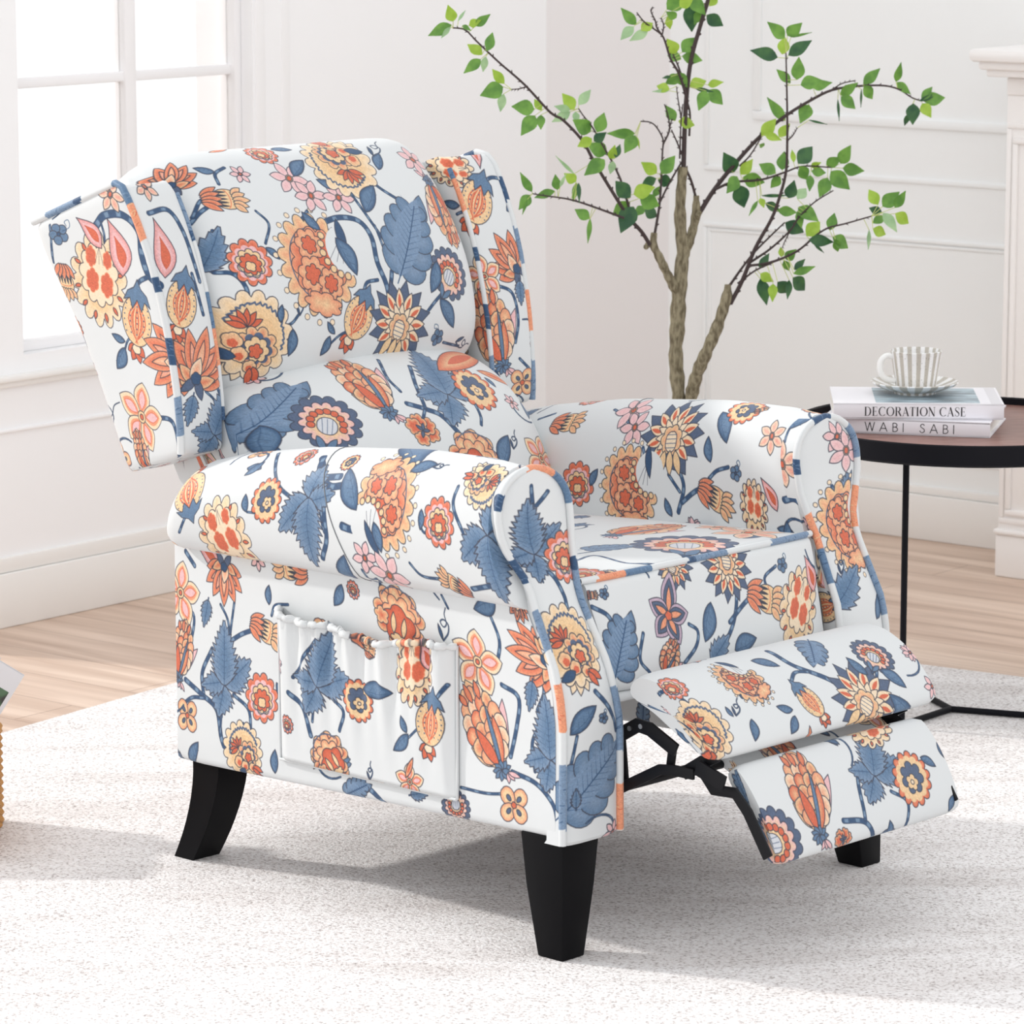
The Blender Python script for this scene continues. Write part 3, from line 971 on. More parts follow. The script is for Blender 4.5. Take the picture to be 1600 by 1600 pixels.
def m_lobed(P):
    P.petal((.02, .12), (.10, .52), .20, BL3, grad=BL1, bend=-.05)
    for y, r, x in ((-.30, .15, .12), (-.14, .15, .16), (.02, .14, .15), (.17, .12, .12), (.30, .10, .08)):
        for sg in (-1, 1): P.scal(sg * x + .02, y, r, r * .78, 3, .03, BL3, grad=BL1, rot=sg * .6)
    P.petal((0, -.44), (.07, .46), .30, (122, 148, 178), None, bend=.03)
    P.stroke([(0, -.5), (.03, 0), (.05, .36)], 3, BL2)
    for y in np.linspace(-.34, .30, 11):
        for sg in (-1, 1): P.stroke([(.02, y), (.02 + sg * .13, y + .11)], 1.5, BL2, taper=.7)
def m_pod(P):
    for x, y in ((-.14, -.40), (-.07, -.5), (.07, -.5), (.14, -.40)): P.petal((0, -.30), (x, y), .12, ORG)
    P.scal(0, -.34, .07, .06, 5, .05, CR2)
    P.poly(arcpts(0, 0, .23, .30, 0, 352, 26), CRM, NAVY)
    for x, w in ((-.15, .05), (-.06, .07), (.06, .07), (.15, .05)):
        P.petal((x * .25, .28), (x * .25, -.28), w, ORG, None, bend=-x * 1.0)
        P.petal((x * .25, .25), (x * .25, -.25), w * .35, CRM, None, bend=-x * 1.0)
    for x in (-.20, -.11, 0, .11, .20):
        for y in np.linspace(-.16, .18, 6): P.scal(x * (1 - abs(y) * 1.1), y, .010, .010, 3, 0, BLG, None)
    P.poly([(-.20, .22), (-.14, .34), (-.05, .40), (0, .5), (.05, .40), (.14, .34), (.20, .22), (.11, .26), (.07, .14), (0, .26), (-.07, .14), (-.11, .26)], BL1, NAVY)
def m_lotus(P):
    for a, l in ((-80, .44), (80, .44), (-52, .56), (52, .56), (-26, .62), (26, .62), (0, .68)):
        t = R(90 - a); e = (l * math.cos(t), -.22 + l * math.sin(t)); P.petal((0, -.24), e, .24, ORG, grad=OR2); P.petal((0, -.18), (e[0] * .72, -.2 + (e[1] + .2) * .74), .11, PNK if abs(a) % 52 else CR2, grad=OR2)
    for a in (-60, 60): t = R(90 - a); P.petal((0, -.30), (.34 * math.cos(t), -.30 + .34 * math.sin(t)), .16, ORG, grad=CRM)
    P.petal((-.05, -.30), (0, .06), .18, OR2, grad=CR2); P.petal((.0, -.22), (-.18, -.46), .13, BLG); P.petal((.0, -.22), (.18, -.46), .13, BLG); P.scal(0, -.22, .08, .08, 5, .1, BL2)
def _star(P, n, w, c, g, inner, iw, l=.5):
    for i in range(n):
        t = 2 * PI * i / n + PI / 2; e = (l * math.cos(t), l * math.sin(t)); P.petal((0, 0), e, w, c, grad=g, sh=1.15)
        if inner: P.petal((e[0] * .1, e[1] * .1), (e[0] * .86, e[1] * .86), w * .68, OR2, None, sh=1.15); P.petal((e[0] * .2, e[1] * .2), (e[0] * .78, e[1] * .78), iw, inner, ORG, sh=1.1)
def m_star5(P): _star(P, 5, .34, CRM, CR2, PNK, .14); P.scal(0, 0, .085, .085, 4, .03, CRM); P.scal(0, 0, .04, .04, 4, .03, ORG)
def m_star6(P): _star(P, 6, .25, PNK, (240, 206, 206), None, 0); P.scal(0, 0, .09, .11, 4, .03, CRM); P.scal(0, 0, .06, .08, 4, .03, ORG)
def m_star6b(P): _star(P, 6, .25, (236, 168, 150), CR2, None, 0); P.scal(0, 0, .09, .11, 4, .03, CRM); P.scal(0, 0, .06, .08, 4, .03, ORG)
def m_sun(P):
    pts = []
    for i in range(11):
        a = R(-60 + i * 30); pts += [(.52 * math.cos(a), .02 + .52 * math.sin(a)), (.40 * math.cos(a + .2), .02 + .40 * math.sin(a + .2)), (.36 * math.cos(a + .32), .02 + .36 * math.sin(a + .32))]
    P.poly(pts, BLG, NAVY)
    for i in range(10):
        a = R(-45 + i * 30); P.petal((.12 * math.cos(a), .12 * math.sin(a)), (.41 * math.cos(a), .02 + .41 * math.sin(a)), .13, CRM, grad=CR2); P.petal((.2 * math.cos(a), .2 * math.sin(a)), (.37 * math.cos(a), .37 * math.sin(a)), .05, ORG, None)
    for i in range(9):
        a = R(-35 + i * 30 + 10); P.petal((0, 0), (.26 * math.cos(a), .26 * math.sin(a)), .10, CR2)
    P.scal(0, -.04, .16, .17, 7, .12, OR2, grad=CRM); P.scal(0, -.06, .09, .12, 4, .05, CR2)
    for y in (-.13, -.08, -.03, .02): P.stroke([(-.08, y), (.08, y)], 1.8, BLG)
    for x in (-.16, 0, .16): P.petal((x * .5, -.16), (x, -.44), .11, CRM)
def m_cone(P):
    P.petal((.10, -.30), (.34, .20), .15, PNK, bend=.03); P.petal((.05, -.30), (-.26, -.06), .22, ORG, grad=CRM)
    P.petal((0, -.38), (.0, .52), .52, ORG, grad=CRM); 
    rows = [(.36, .14, 3), (.25, .20, 4), (.14, .24, 4), (.02, .25, 4), (-.10, .22, 3), (-.20, .16, 2)]
    k = 0
    for y, hw, n in rows:
        for i in range(n):
            x = -hw + 2 * hw * (i + .5) / n; c, g = ((ORG, CRM), (CRM, OR2), (OR2, CR2), (CRM, ORG))[(k + i) % 4]
            P.scal(x, y, hw / n * 1.25, .095, 3, .06, c, grad=g)
        k += 1
    for x, y in ((-.16, .44), (-.05, .50), (.10, .48)): P.petal((x * .7, .30), (x, y), .07, CRM, grad=ORG)
    P.petal((-.02, -.34), (-.12, .08), .12, ORG); P.petal((.03, -.34), (.14, .12), .12, CRM, grad=ORG)
    P.petal((.0, -.40), (.10, .26), .05, BL1)
    for a in range(0, 360, 40): t = R(a); P.petal((0, -.38), (.12 * math.cos(t), -.38 + .10 * math.sin(t)), .06, BL1)
    for x in (-.08, 0, .08): P.petal((.06, -.42), (.10 + x, -.52), .05, PNK)
def m_crescent(P):
    for i in range(13):
        t = R(75 + i * 18); x, y = .44 * math.cos(t), .50 * math.sin(t); P.poly(arcpts(x * 1.06, y * 1.06, .028, .028, 0, 330, 8), CR2, NAVY, lw=.6)
    P.scal(-.02, 0, .40, .46, 17, .12, OR2, grad=CRM); P.stroke(arcpts(-.02, 0, .30, .34, 80, 300, 24), 3, BLG); P.scal(-.01, 0, .29, .34, 12, .10, ORG, grad=OR2)
    for x, y, r in ((-.10, .16, .14), (-.08, -.12, .15), (.12, -.16, .13)):
        P.scal(x, y, r, r * 1.1, 7, .16, CRM, grad=OR2); P.scal(x, y, r * .55, r * .6, 6, .2, ORG)
    P.scal(.05, -.36, .2, .1, 7, .16, CRM, grad=OR2)
    P.poly(arcpts(.30, .20, .22, .24, 0, 352, 20), BASE, None)
    for i in range(7): t = R(160 + i * 20); P.scal(.27 + .24 * math.cos(t), .20 + .25 * math.sin(t), .035, .035, 4, .02, CRM)
    for q in (-.05, .03, .1): P.stroke([(.28, .36), (.16 + q, .06)], 1.2, NAVY)
    P.petal((.24, .50), (.30, .14), .10, BL2)
def m_oval(P):
    P.scal(0, 0, .33, .49, 14, .14, CRM, grad=CR2)
    for a in (20, 50, 130, 160, 200, 230, 260, 290, 320, 345): t = R(a); P.petal((.24 * math.cos(t), .36 * math.sin(t)), (.32 * math.cos(t), .47 * math.sin(t)), .045, ORG)
    P.scal(0, .06, .23, .33, 11, .12, CR2); 
    for x, y, a, b in ((-.10, .24, .06, .11), (-.08, -.02, .075, .13), (.10, -.02, .075, .13), (.10, .25, .05, .09)): P.scal(x, y, a, b, 6, .12, ORG, (236, 150, 110))
    for x in (-.05, 0, .05): P.stroke([(0, .36), (x, .18)], 1, NAVY)
def m_drop(P): P.petal((-.10, .5), (0, -.48), .46, PNK, grad=PK2, sh=1.45, bend=.09); P.petal((-.02, .20), (.04, -.32), .19, ORG, ORD, sh=1.5, bend=.04)
def m_butterfly(P):
    for a in (45, 135, 225, 315): t = R(a); P.scal(.24 * math.cos(t), .24 * math.sin(t), .22, .19, 3, .05, CRM, grad=OR2, rot=t); P.scal(.20 * math.cos(t), .20 * math.sin(t), .08, .05, 3, .05, BLG, rot=t)
    P.scal(0, 0, .07, .07, 5, .1, ORG)
def m_heart(P):
    for a in (10, 60, 120, 170): t = R(a); P.scal(.22 * math.cos(t), -.02 + .2 * math.sin(t), .24, .21, 6, .15, ORG, grad=CRM, rot=t)
    P.scal(0, -.22, .20, .16, 5, .15, ORG, grad=CRM)
    for a in (20, 90, 160, 270): t = R(a); P.petal((0, 0), (.2 * math.cos(t), .2 * math.sin(t)), .09, BLG)
def m_bud(P):
    P.poly(arcpts(0, .04, .22, .28, 0, 352, 22), CRM, NAVY)
    for x in (-.14, -.07, 0, .07, .14): P.petal((x, -.22), (x * 1.1, .06), .05, NAVY, None)
    P.stroke(arcpts(0, .0, .20, .10, 15, 165, 14), 2, ORG)
    for x in (-.2, -.1, 0, .1, .2): P.petal((x * .4, -.44), (x * 1.3, -.04 - abs(x) * .3), .13, ORG, grad=OR2)
    for x in (-.26, -.14, 0, .14, .26): P.petal((x * .4, .14), (x, .50 - abs(x) * .5), .14, OR2, grad=CRM)
def m_bflower(P):
    for i in range(5): t = 2 * PI * i / 5; P.scal(.18 * math.cos(t), -.08 + .18 * math.sin(t), .14, .13, 3, .05, BL1)
    P.scal(0, -.08, .06, .06, 4, .05, BL2); P.stroke(cr([(.08, .05), (.24, .26), (.14, .42), (.04, .32), (.14, .24)], 20), 1.8, BL2)
def m_curl(P): P.stroke(cr([(0, -.5), (.16, -.2), (.16, .05), (0, .12), (-.12, 0), (0, -.1), (.1, .05), (.02, .28), (.06, .5)], 40), 2.4, BL2, NAVY, taper=.5); P.petal((-.02, -.5), (-.2, -.1), .12, BL2)
def m_purple(P):
    for i in range(5): t = 2 * PI * i / 5 + PI / 2; l = .52 if i == 0 else .36; P.petal((0, -.1), (l * math.cos(t), -.1 + l * 1.1 * math.sin(t)), .27, (196, 172, 190)); P.petal((0, -.1), (l * .85 * math.cos(t), -.1 + l * .93 * math.sin(t)), .18, BLG); P.petal((0, -.1), (l * .68 * math.cos(t), -.1 + l * .74 * math.sin(t)), .09, OR2)
    P.scal(0, -.1, .06, .06, 5, .1, ORG)
def m_tear(P): P.petal((0, -.5), (0, .5), .26, CRM, grad=ORG); P.petal((0, -.3), (0, .3), .10, ORG, None)
MOT = {k[2:]: f for k, f in list(globals().items()) if k.startswith('m_')}

def autofill(c, rg, tries):
    """scatter of spare motifs wherever the cloth is still blank (hidden or unseen parts of a panel)"""
    kinds = ['peony', 'leaf3', 'cblueb', 'roundred', 'pod', 'star5', 'lotus', 'leaf1', 'cone', 'bud', 'butterfly', 'sun', 'oval', 'leafs', 'star6']
    size = dict(peony=.115, leaf3=.12, cblueb=.055, roundred=.06, pod=.09, star5=.08, lotus=.08, leaf1=.05, cone=.12, bud=.055, butterfly=.055, sun=.12, oval=.11, leafs=.035, star6=.035)
    for _ in range(tries):
        k = rg.choice(kinds); h = size[k]; u = rg.uniform(0, c.W); v = rg.uniform(0, c.H)
        x, y = int(u * DPM), int(v * DPM); r = int(h * DPM * .62)
        b = c.occ[max(0, (y - r)) // 8:(y + r) // 8 + 1, max(0, (x - r)) // 8:(x + r) // 8 + 1]
        if b.any(): continue
        c.set(u + c.U0, v + c.V0, rg.uniform(0, 6.28), h, 1); MOT[k](c)
        a = rg.uniform(0, 6.28); q = []
        for i in range(12):
            q.append((x + math.cos(a) * (i - 1) * 7, y + math.sin(a) * (i - 1) * 7)); a += .16
        c.stroke(q, 5, BL2, NAVY, raw=True, band=BL1, taper=.4)
        c.set(u + c.U0, v + c.V0, rg.uniform(0, 6.28), h, 1); MOT[k](c)

def to_image(key, c):
    im = bpy.data.images.new('cloth_print_' + key, c.w, c.h, alpha=False)
    rs = np.random.RandomState(1); nz = rs.randn(c.h, c.w).astype(np.float32)
    nz = nz + np.roll(nz, 1, 0) + np.roll(nz, 1, 1) + np.roll(nz, 2, 0); dif = np.abs(c.a - np.array(BASE, np.float32)).sum(2)
    c.a *= (1 + np.clip(dif / 120, 0, 1) * nz * .022)[..., None]          # drawn, slightly uneven inking
    px = np.ones((c.h, c.w, 4), np.float32); px[..., :3] = np.clip(c.a, 0, 255) / 255.0 * .94
    im.pixels.foreach_set(px.ravel()); im.update(); im.pack()
    return im

def make_print(key):
    U0, V0, W, H = PARTS[key]
    c = Cloth(U0, V0, W, H); items = PRINT.get(key, [])
    if key == 'cord':                       # narrow bias strip cut across the print
        rg = random.Random(2); x = 0.0
        c.set(0, 0, 0, 1 / DPM, 1); c.cx = c.cy = 0; c.xx, c.xy, c.yx, c.yy = 1, 0, 0, 1; c.k = 60
        while x < c.w:
            L = rg.uniform(.015, .075) * DPM; col = rg.choice([None, None, None, None, BL1, BL2, BL1, BL3, ORG, OR2])
            if col is not None:
                sk = rg.uniform(-10, 10)
                c.poly([(x, 0), (x + L, 0), (x + L + sk, c.h), (x + sk, c.h)], col, None)
                for i in range(int(L / 3)):
                    q = x + rg.uniform(0, L); y = rg.uniform(0, c.h)
                    c.stroke([(q, y), (q + sk * .5 + rg.uniform(-3, 3), y + rg.uniform(6, 16))], rg.uniform(1, 2.2), rg.choice([BL2, BL3, BL1] if col in (BL1, BL2, BL3) else [ORD, CRM, OR2]), raw=True)
            x += L
        return to_image(key, c)
    for it in items:
        if it[0] == 'v':
            q = cr([((a - U0) / W * c.w, (b - V0) / H * c.h) for a, b in it[2]], max(8, len(it[2]) * 6))
            c.stroke(q, it[1] * DPM * 1.4, BL2, NAVY, raw=True, band=(134, 160, 186))
    for it in items:
        if it[0] != 'v':
            c.set(it[1], it[2], it[3], it[4], it[5]); MOT[it[0]](c)
    autofill(c, random.Random(len(key) * 7 + int(W * 1000)), int(1100 * W * H / .3))
    return to_image(key, c)
# motifs of each cut panel: kind, u, v, direction, height (m), side; vines: width, points
PRINT = {
 'wing_near': [('star6b',0.992,0.187,-2.215,0.054,-1), ('bflower',0.968,0.065,0.756,0.062,-1), ('oval',0.876,0.105,0.449,0.153,-1), ('drop',0.952,0.123,-0.345,0.064,-1), ('drop',0.918,0.164,0.200,0.088,-1), ('pod',0.807,0.157,0.382,0.134,-1), ('leafs',0.784,0.105,-1.098,0.029,-1), ('leafs',0.751,0.096,-2.341,0.048,-1), ('lotus',0.745,0.208,-1.592,0.134,-1), ('star5',0.656,0.110,0.394,0.119,-1), ('cone',0.595,0.081,0.077,0.086,-1), ('curl',0.667,0.016,1.129,0.087,-1), ('bud',0.883,0.036,-2.832,0.075,-1), ('v',0.0080,[(0.958,0.139),(0.968,0.162),(0.959,0.200),(0.935,0.216),(0.903,0.206),(0.875,0.208),(0.861,0.224)]), ('v',0.0045,[(0.850,0.171),(0.864,0.182),(0.872,0.204)]), ('v',0.0027,[(0.985,0.050),(0.958,0.043),(0.919,0.030)]), ('v',0.0022,[(0.790,0.153),(0.779,0.125),(0.751,0.102)]), ('v',0.0054,[(0.654,0.154),(0.646,0.197),(0.608,0.214),(0.565,0.216)]), ('v',0.0022,[(0.919,0.136),(0.939,0.147),(0.960,0.150)]), ('star6b',0.998,0.258,2.227,0.041,-1), ('v',0.0045,[(0.962,0.244),(0.964,0.280),(0.934,0.294),(0.897,0.297),(0.860,0.300)]), ('v',0.0036,[(0.872,0.288),(0.811,0.293)]), ('drop',0.911,0.246,0.254,0.087,-1), ('pod',0.830,0.255,0.448,0.122,-1), ('lotus',0.739,0.270,0.456,0.129,-1), ('leaf1',0.663,0.240,-2.810,0.059,-1), ('leaf3',0.630,0.301,0.501,0.147,-1), ('v',0.0036,[(0.700,0.299),(0.666,0.308),(0.630,0.297)]), ('v',0.0027,[(0.690,0.275),(0.672,0.292),(0.645,0.294)])],
 'pillow': [('lotus',-0.257,0.442,1.137,0.079,1), ('bud',-0.202,0.382,-0.159,0.086,1), ('v',0.0045,[(-0.267,0.349),(-0.252,0.363),(-0.230,0.375)]), ('v',0.0036,[(-0.261,0.359),(-0.242,0.384),(-0.225,0.388)]), ('leafs',-0.206,0.441,2.701,0.033,1), ('v',0.0036,[(-0.198,0.410),(-0.193,0.430),(-0.169,0.441)]), ('star6',-0.149,0.425,-0.089,0.038,1), ('leaf1',-0.257,0.296,1.034,0.090,1), ('roundred',-0.206,0.274,1.212,0.077,1), ('leafs',-0.163,0.284,-0.877,0.027,1), ('v',0.0045,[(-0.262,0.261),(-0.239,0.257),(-0.226,0.234),(-0.229,0.207)]), ('peony',-0.230,0.157,0.981,0.151,1), ('v',0.0027,[(-0.184,0.172),(-0.160,0.176),(-0.144,0.188)]), ('leafs',-0.175,0.192,1.302,0.027,1), ('leafs',-0.162,0.148,-1.781,0.041,1), ('curl',-0.138,0.204,1.358,0.034,1), ('crescent',-0.081,0.261,1.258,0.172,1), ('leafs',-0.065,0.331,2.103,0.039,1), ('leafs',-0.023,0.268,-1.303,0.065,1), ('v',0.0063,[(-0.045,0.326),(-0.006,0.332),(0.030,0.323),(0.042,0.295),(0.035,0.253),(0.043,0.212),(0.043,0.159)]), ('v',0.0036,[(0.048,0.401),(0.043,0.372),(0.053,0.327),(0.067,0.282)]), ('v',0.0027,[(0.059,0.313),(0.058,0.272)]), ('v',0.0031,[(0.066,0.287),(0.069,0.260),(0.072,0.239)]), ('star6',-0.062,0.409,0.751,0.069,1), ('star6',-0.040,0.374,1.015,0.064,1), ('star6',0.013,0.366,0.870,0.062,1), ('leafs',0.006,0.394,2.655,0.037,1), ('leafs',-0.030,0.428,0.637,0.051,1), ('peony',0.064,0.434,-2.330,0.150,1), ('leafs',0.144,0.427,0.912,0.043,1), ('curl',0.161,0.460,0.812,0.058,1), ('v',0.0040,[(0.099,0.389),(0.115,0.370),(0.139,0.349)]), ('lobed',0.119,0.290,0.957,0.178,1), ('v',0.0054,[(0.060,0.236),(0.047,0.202),(0.047,0.171)]), ('leafs',0.076,0.359,0.798,0.064,1), ('pod',-0.026,0.173,0.938,0.118,1), ('v',0.0036,[(-0.008,0.211),(0.003,0.224),(0.026,0.226)]), ('leafs',-0.083,0.163,2.154,0.023,1), ('leafs',-0.095,0.137,-2.128,0.033,1), ('v',0.0022,[(-0.044,0.157),(-0.068,0.150),(-0.091,0.136)]), ('sun',0.061,0.154,1.195,0.131,1), ('cbluea',0.188,0.217,0.876,0.094,1), ('leafs',0.152,0.220,-2.110,0.055,1), ('leafs',0.171,0.161,-1.018,0.056,1), ('v',0.0036,[(0.118,0.164),(0.144,0.182),(0.169,0.196)]), ('cone',0.234,0.330,-1.615,0.141,1), ('star6',0.228,0.426,2.622,0.066,1), ('bflower',0.146,0.129,2.181,0.044,1), ('v',0.0027,[(0.165,0.116),(0.210,0.103)]), ('curl',0.222,0.106,-0.264,0.049,1), ('roundred',-0.074,0.469,0.868,0.058,1), ('leafs',-0.025,0.477,-0.168,0.038,1), ('tear',-0.138,0.495,0.241,0.046,1), ('v',0.0036,[(-0.244,0.331),(-0.253,0.299),(-0.265,0.264)]), ('v',0.0036,[(-0.063,0.348),(-0.103,0.318),(-0.135,0.278)]), ('v',0.0027,[(-0.160,0.356),(-0.148,0.332),(-0.169,0.301)])],
 'wing_far': [('oval',0.986,0.312,-1.654,0.085,1), ('drop',1.001,0.246,2.521,0.042,1), ('pod',0.932,0.285,-0.661,0.122,1), ('v',0.0036,[(0.962,0.256),(0.967,0.239),(0.963,0.218)]), ('v',0.0027,[(0.915,0.329),(0.923,0.302)]), ('leafs',0.932,0.333,1.321,0.030,1), ('lotus',0.843,0.247,0.508,0.101,1), ('star5',0.817,0.307,-1.116,0.074,1), ('v',0.0036,[(0.801,0.286),(0.785,0.255),(0.739,0.249),(0.700,0.260)]), ('leaf1',0.786,0.237,3.086,0.044,1), ('cone',0.719,0.302,0.162,0.161,1), ('butterfly',0.621,0.247,0.038,0.072,1), ('v',0.0036,[(0.669,0.253),(0.649,0.233)])],
 'lumbar': [('lobed',-0.235,0.304,0.537,0.158,1), ('v',0.0045,[(-0.264,0.293),(-0.269,0.257),(-0.265,0.220)]), ('leafs',-0.271,0.247,-1.737,0.063,1), ('cbluea',-0.183,0.241,1.031,0.119,1), ('cone',-0.069,0.294,1.637,0.154,1), ('v',0.0036,[(0.003,0.348),(-0.019,0.302),(-0.017,0.270)]), ('leaf3',0.080,0.280,1.268,0.177,1), ('cblueb',0.142,0.263,1.154,0.093,1), ('leafs',0.192,0.277,-1.198,0.024,1), ('v',0.0063,[(-0.021,0.246),(0.011,0.230),(0.032,0.216),(0.051,0.180),(0.061,0.156)]), ('v',0.0045,[(0.046,0.321),(0.022,0.278),(0.009,0.235)]), ('v',0.0036,[(0.079,0.258),(0.112,0.239),(0.114,0.211),(0.105,0.193)]), ('v',0.0036,[(0.006,0.231),(-0.017,0.206)]), ('heart',-0.020,0.197,1.035,0.069,1), ('opeony',0.065,0.137,1.144,0.107,1), ('leafs',0.135,0.147,0.908,0.063,1), ('curl',0.165,0.165,1.043,0.038,1), ('v',0.0027,[(0.103,0.141),(0.138,0.151)]), ('star5',0.222,0.129,1.004,0.093,1), ('leafs',0.248,0.222,-1.919,0.043,1), ('tear',0.183,0.343,0.407,0.192,1), ('tear',0.225,0.293,-0.306,0.084,1), ('v',0.0045,[(-0.205,0.282),(-0.242,0.270),(-0.271,0.231)])],
 'arm_near': [('leafs',0.052,0.238,-0.740,0.138,1), ('pod',-0.371,0.148,-1.090,0.136,1), ('v',0.0036,[(-0.371,0.068),(-0.359,0.102)]), ('oval',-0.273,0.063,1.926,0.149,1), ('cblueb',-0.188,0.131,1.865,0.072,1), ('leafs',-0.232,0.126,1.901,0.030,1), ('leaf3',-0.099,0.114,-1.628,0.149,1), ('v',0.0036,[(-0.230,0.220),(-0.174,0.157),(-0.131,0.134)]), ('v',0.0063,[(-0.113,0.203),(-0.082,0.169),(-0.059,0.094)]), ('v',0.0071,[(-0.081,0.168),(-0.045,0.171)]), ('roundred',-0.153,0.206,2.374,0.041,1), ('cblueb',-0.044,0.196,0.752,0.033,1), ('crescent',0.059,0.144,-1.317,0.139,1), ('leafs',-0.015,0.156,2.181,0.071,1), ('leafs',0.046,0.094,-1.388,0.040,1), ('v',0.0063,[(-0.023,0.105),(0.010,0.099),(0.035,0.115)]), ('star6',0.013,0.063,1.179,0.051,1), ('star6',0.050,0.042,0.895,0.071,1), ('leafs',-0.038,0.035,1.240,0.060,1), ('leafs',-0.003,0.015,3.024,0.024,1), ('peony',0.244,0.190,-0.731,0.084,1), ('roundred',0.173,0.125,1.640,0.066,1), ('leafs',0.137,0.125,-1.621,0.026,1), ('leaf3',0.266,0.100,-1.788,0.136,1), ('v',0.0036,[(0.201,0.174),(0.200,0.149),(0.222,0.118)]), ('leafs',0.115,0.195,0.382,0.046,1), ('curl',0.146,0.202,0.328,0.028,1), ('bud',0.175,0.046,2.683,0.063,1), ('v',0.0045,[(0.208,0.045),(0.264,0.059)]), ('v',0.0071,[(-0.109,0.203),(-0.095,0.178),(-0.063,0.157),(-0.035,0.158)]), ('v',0.0054,[(-0.070,0.153),(-0.057,0.090),(-0.075,0.053)]), ('v',0.0071,[(-0.023,0.103),(0.000,0.101),(0.024,0.111),(0.036,0.126)]), ('v',0.0022,[(-0.225,0.112),(-0.203,0.111)]), ('v',0.0022,[(0.134,0.127),(0.143,0.110),(0.164,0.112)]), ('v',0.0027,[(-0.002,0.044),(0.001,0.026),(0.016,0.024),(-0.095,-0.094)]), ('v',0.0027,[(0.102,0.066),(0.118,0.051),(0.155,0.051)])],
 'arm_far': [('bud',-0.224,0.301,-0.037,0.080,-1), ('v',0.0027,[(-0.297,0.292),(-0.269,0.280)]), ('star6',-0.092,0.279,-2.265,0.073,-1), ('star6',-0.068,0.310,-2.215,0.062,-1), ('sun',0.017,0.321,-1.639,0.128,-1), ('leafs',0.117,0.300,0.969,0.058,-1), ('cblueb',0.142,0.265,-0.149,0.067,-1), ('roundred',-0.171,0.403,-1.629,0.073,-1), ('leafs',-0.137,0.391,-1.072,0.031,-1), ('crescent',-0.061,0.401,-1.540,0.133,-1), ('v',0.0045,[(0.042,0.368),(0.048,0.392),(0.033,0.427)]), ('v',0.0036,[(0.019,0.376),(0.039,0.398)]), ('v',0.0045,[(0.042,0.413),(0.069,0.396),(0.092,0.387)]), ('bud',0.110,0.401,0.390,0.080,-1), ('bflower',0.156,0.360,-1.591,0.036,-1), ('v',0.0036,[(0.102,0.375),(0.118,0.363),(0.141,0.356)]), ('leafs',0.099,0.335,-1.871,0.037,-1), ('star6b',0.221,0.305,-1.695,0.054,-1), ('oval',0.184,0.405,-1.325,0.074,-1), ('drop',0.220,0.384,-1.968,0.048,-1), ('v',0.0063,[(0.248,0.388),(0.269,0.384),(0.289,0.398)]), ('leafs',0.014,0.422,-1.988,0.027,-1), ('bud',0.171,0.261,-0.764,0.028,-1), ('v',0.0036,[(-0.039,0.340),(-0.027,0.368),(-0.041,0.397)]), ('v',0.0027,[(-0.136,0.278),(-0.104,0.291),(-0.079,0.308)])],
 'front_far': [('star6b',0.599,0.214,-0.052,0.068,-1), ('leafs',0.656,0.216,1.231,0.040,-1), ('v',0.0022,[(0.631,0.216),(0.648,0.214)]), ('star6',0.633,0.063,0.685,0.052,-1), ('star6',0.610,0.075,0.103,0.063,-1), ('lobed',0.561,0.072,0.399,0.043,-1), ('crescent',0.505,0.068,-0.031,0.131,-1), ('leaf1',0.423,0.026,0.937,0.089,-1), ('curl',0.458,0.030,0.486,0.031,-1), ('leafs',0.390,0.089,0.767,0.047,-1), ('v',0.0036,[(0.563,0.048),(0.535,0.057),(0.501,0.039)])],
 'seat': [('cone',0.101,0.442,0.032,0.164,-1), ('star6b',0.195,0.508,0.523,0.072,-1), ('lobed',-0.048,0.508,0.455,0.089,-1), ('cbluea',0.033,0.582,-0.706,0.161,-1), ('peony',-0.183,0.638,-1.056,0.038,-1), ('v',0.0036,[(-0.153,0.543),(-0.109,0.539),(-0.123,0.611),(-0.085,0.639)]), ('v',0.0027,[(-0.111,0.510),(-0.073,0.519)]), ('leafs',0.159,0.608,0.030,0.052,-1), ('roundred',-0.218,0.611,-0.768,0.076,-1), ('star6b',0.181,0.579,-0.434,0.114,-1)],
 'apron': [('sun',-0.068,0.193,-0.767,0.073,-1), ('v',0.0027,[(0.056,0.194),(0.101,0.192)]), ('purple',-0.100,0.249,-1.196,0.113,-1), ('cone',-0.127,0.320,-0.792,0.072,-1), ('lobed',-0.215,0.287,-1.021,0.115,-1), ('v',0.0045,[(-0.241,0.228),(-0.219,0.243),(-0.213,0.265)]), ('bflower',-0.214,0.211,-1.255,0.026,-1), ('bud',-0.236,0.212,0.126,0.024,-1), ('sun',0.040,0.209,1.842,0.100,-1), ('v',0.0045,[(0.055,0.227),(0.041,0.270),(0.015,0.303),(-0.027,0.328)]), ('v',0.0045,[(0.021,0.287),(0.065,0.264),(0.092,0.257)]), ('bud',0.111,0.266,0.374,0.095,-1), ('bflower',0.162,0.222,-1.303,0.036,-1), ('v',0.0031,[(0.119,0.255),(0.117,0.236),(0.146,0.224)]), ('leafs',-0.026,0.280,2.110,0.061,-1), ('oval',0.184,0.292,-0.992,0.125,-1), ('drop',0.228,0.247,-1.697,0.057,-1), ('leaf1',-0.015,0.322,-0.556,0.067,-1), ('v',0.0036,[(-0.067,0.277),(-0.052,0.289),(-0.063,0.309),(-0.096,0.328)]), ('leafs',0.046,0.322,-0.183,0.055,-1), ('v',0.0036,[(-0.164,0.276),(-0.184,0.310),(-0.173,0.330)])],
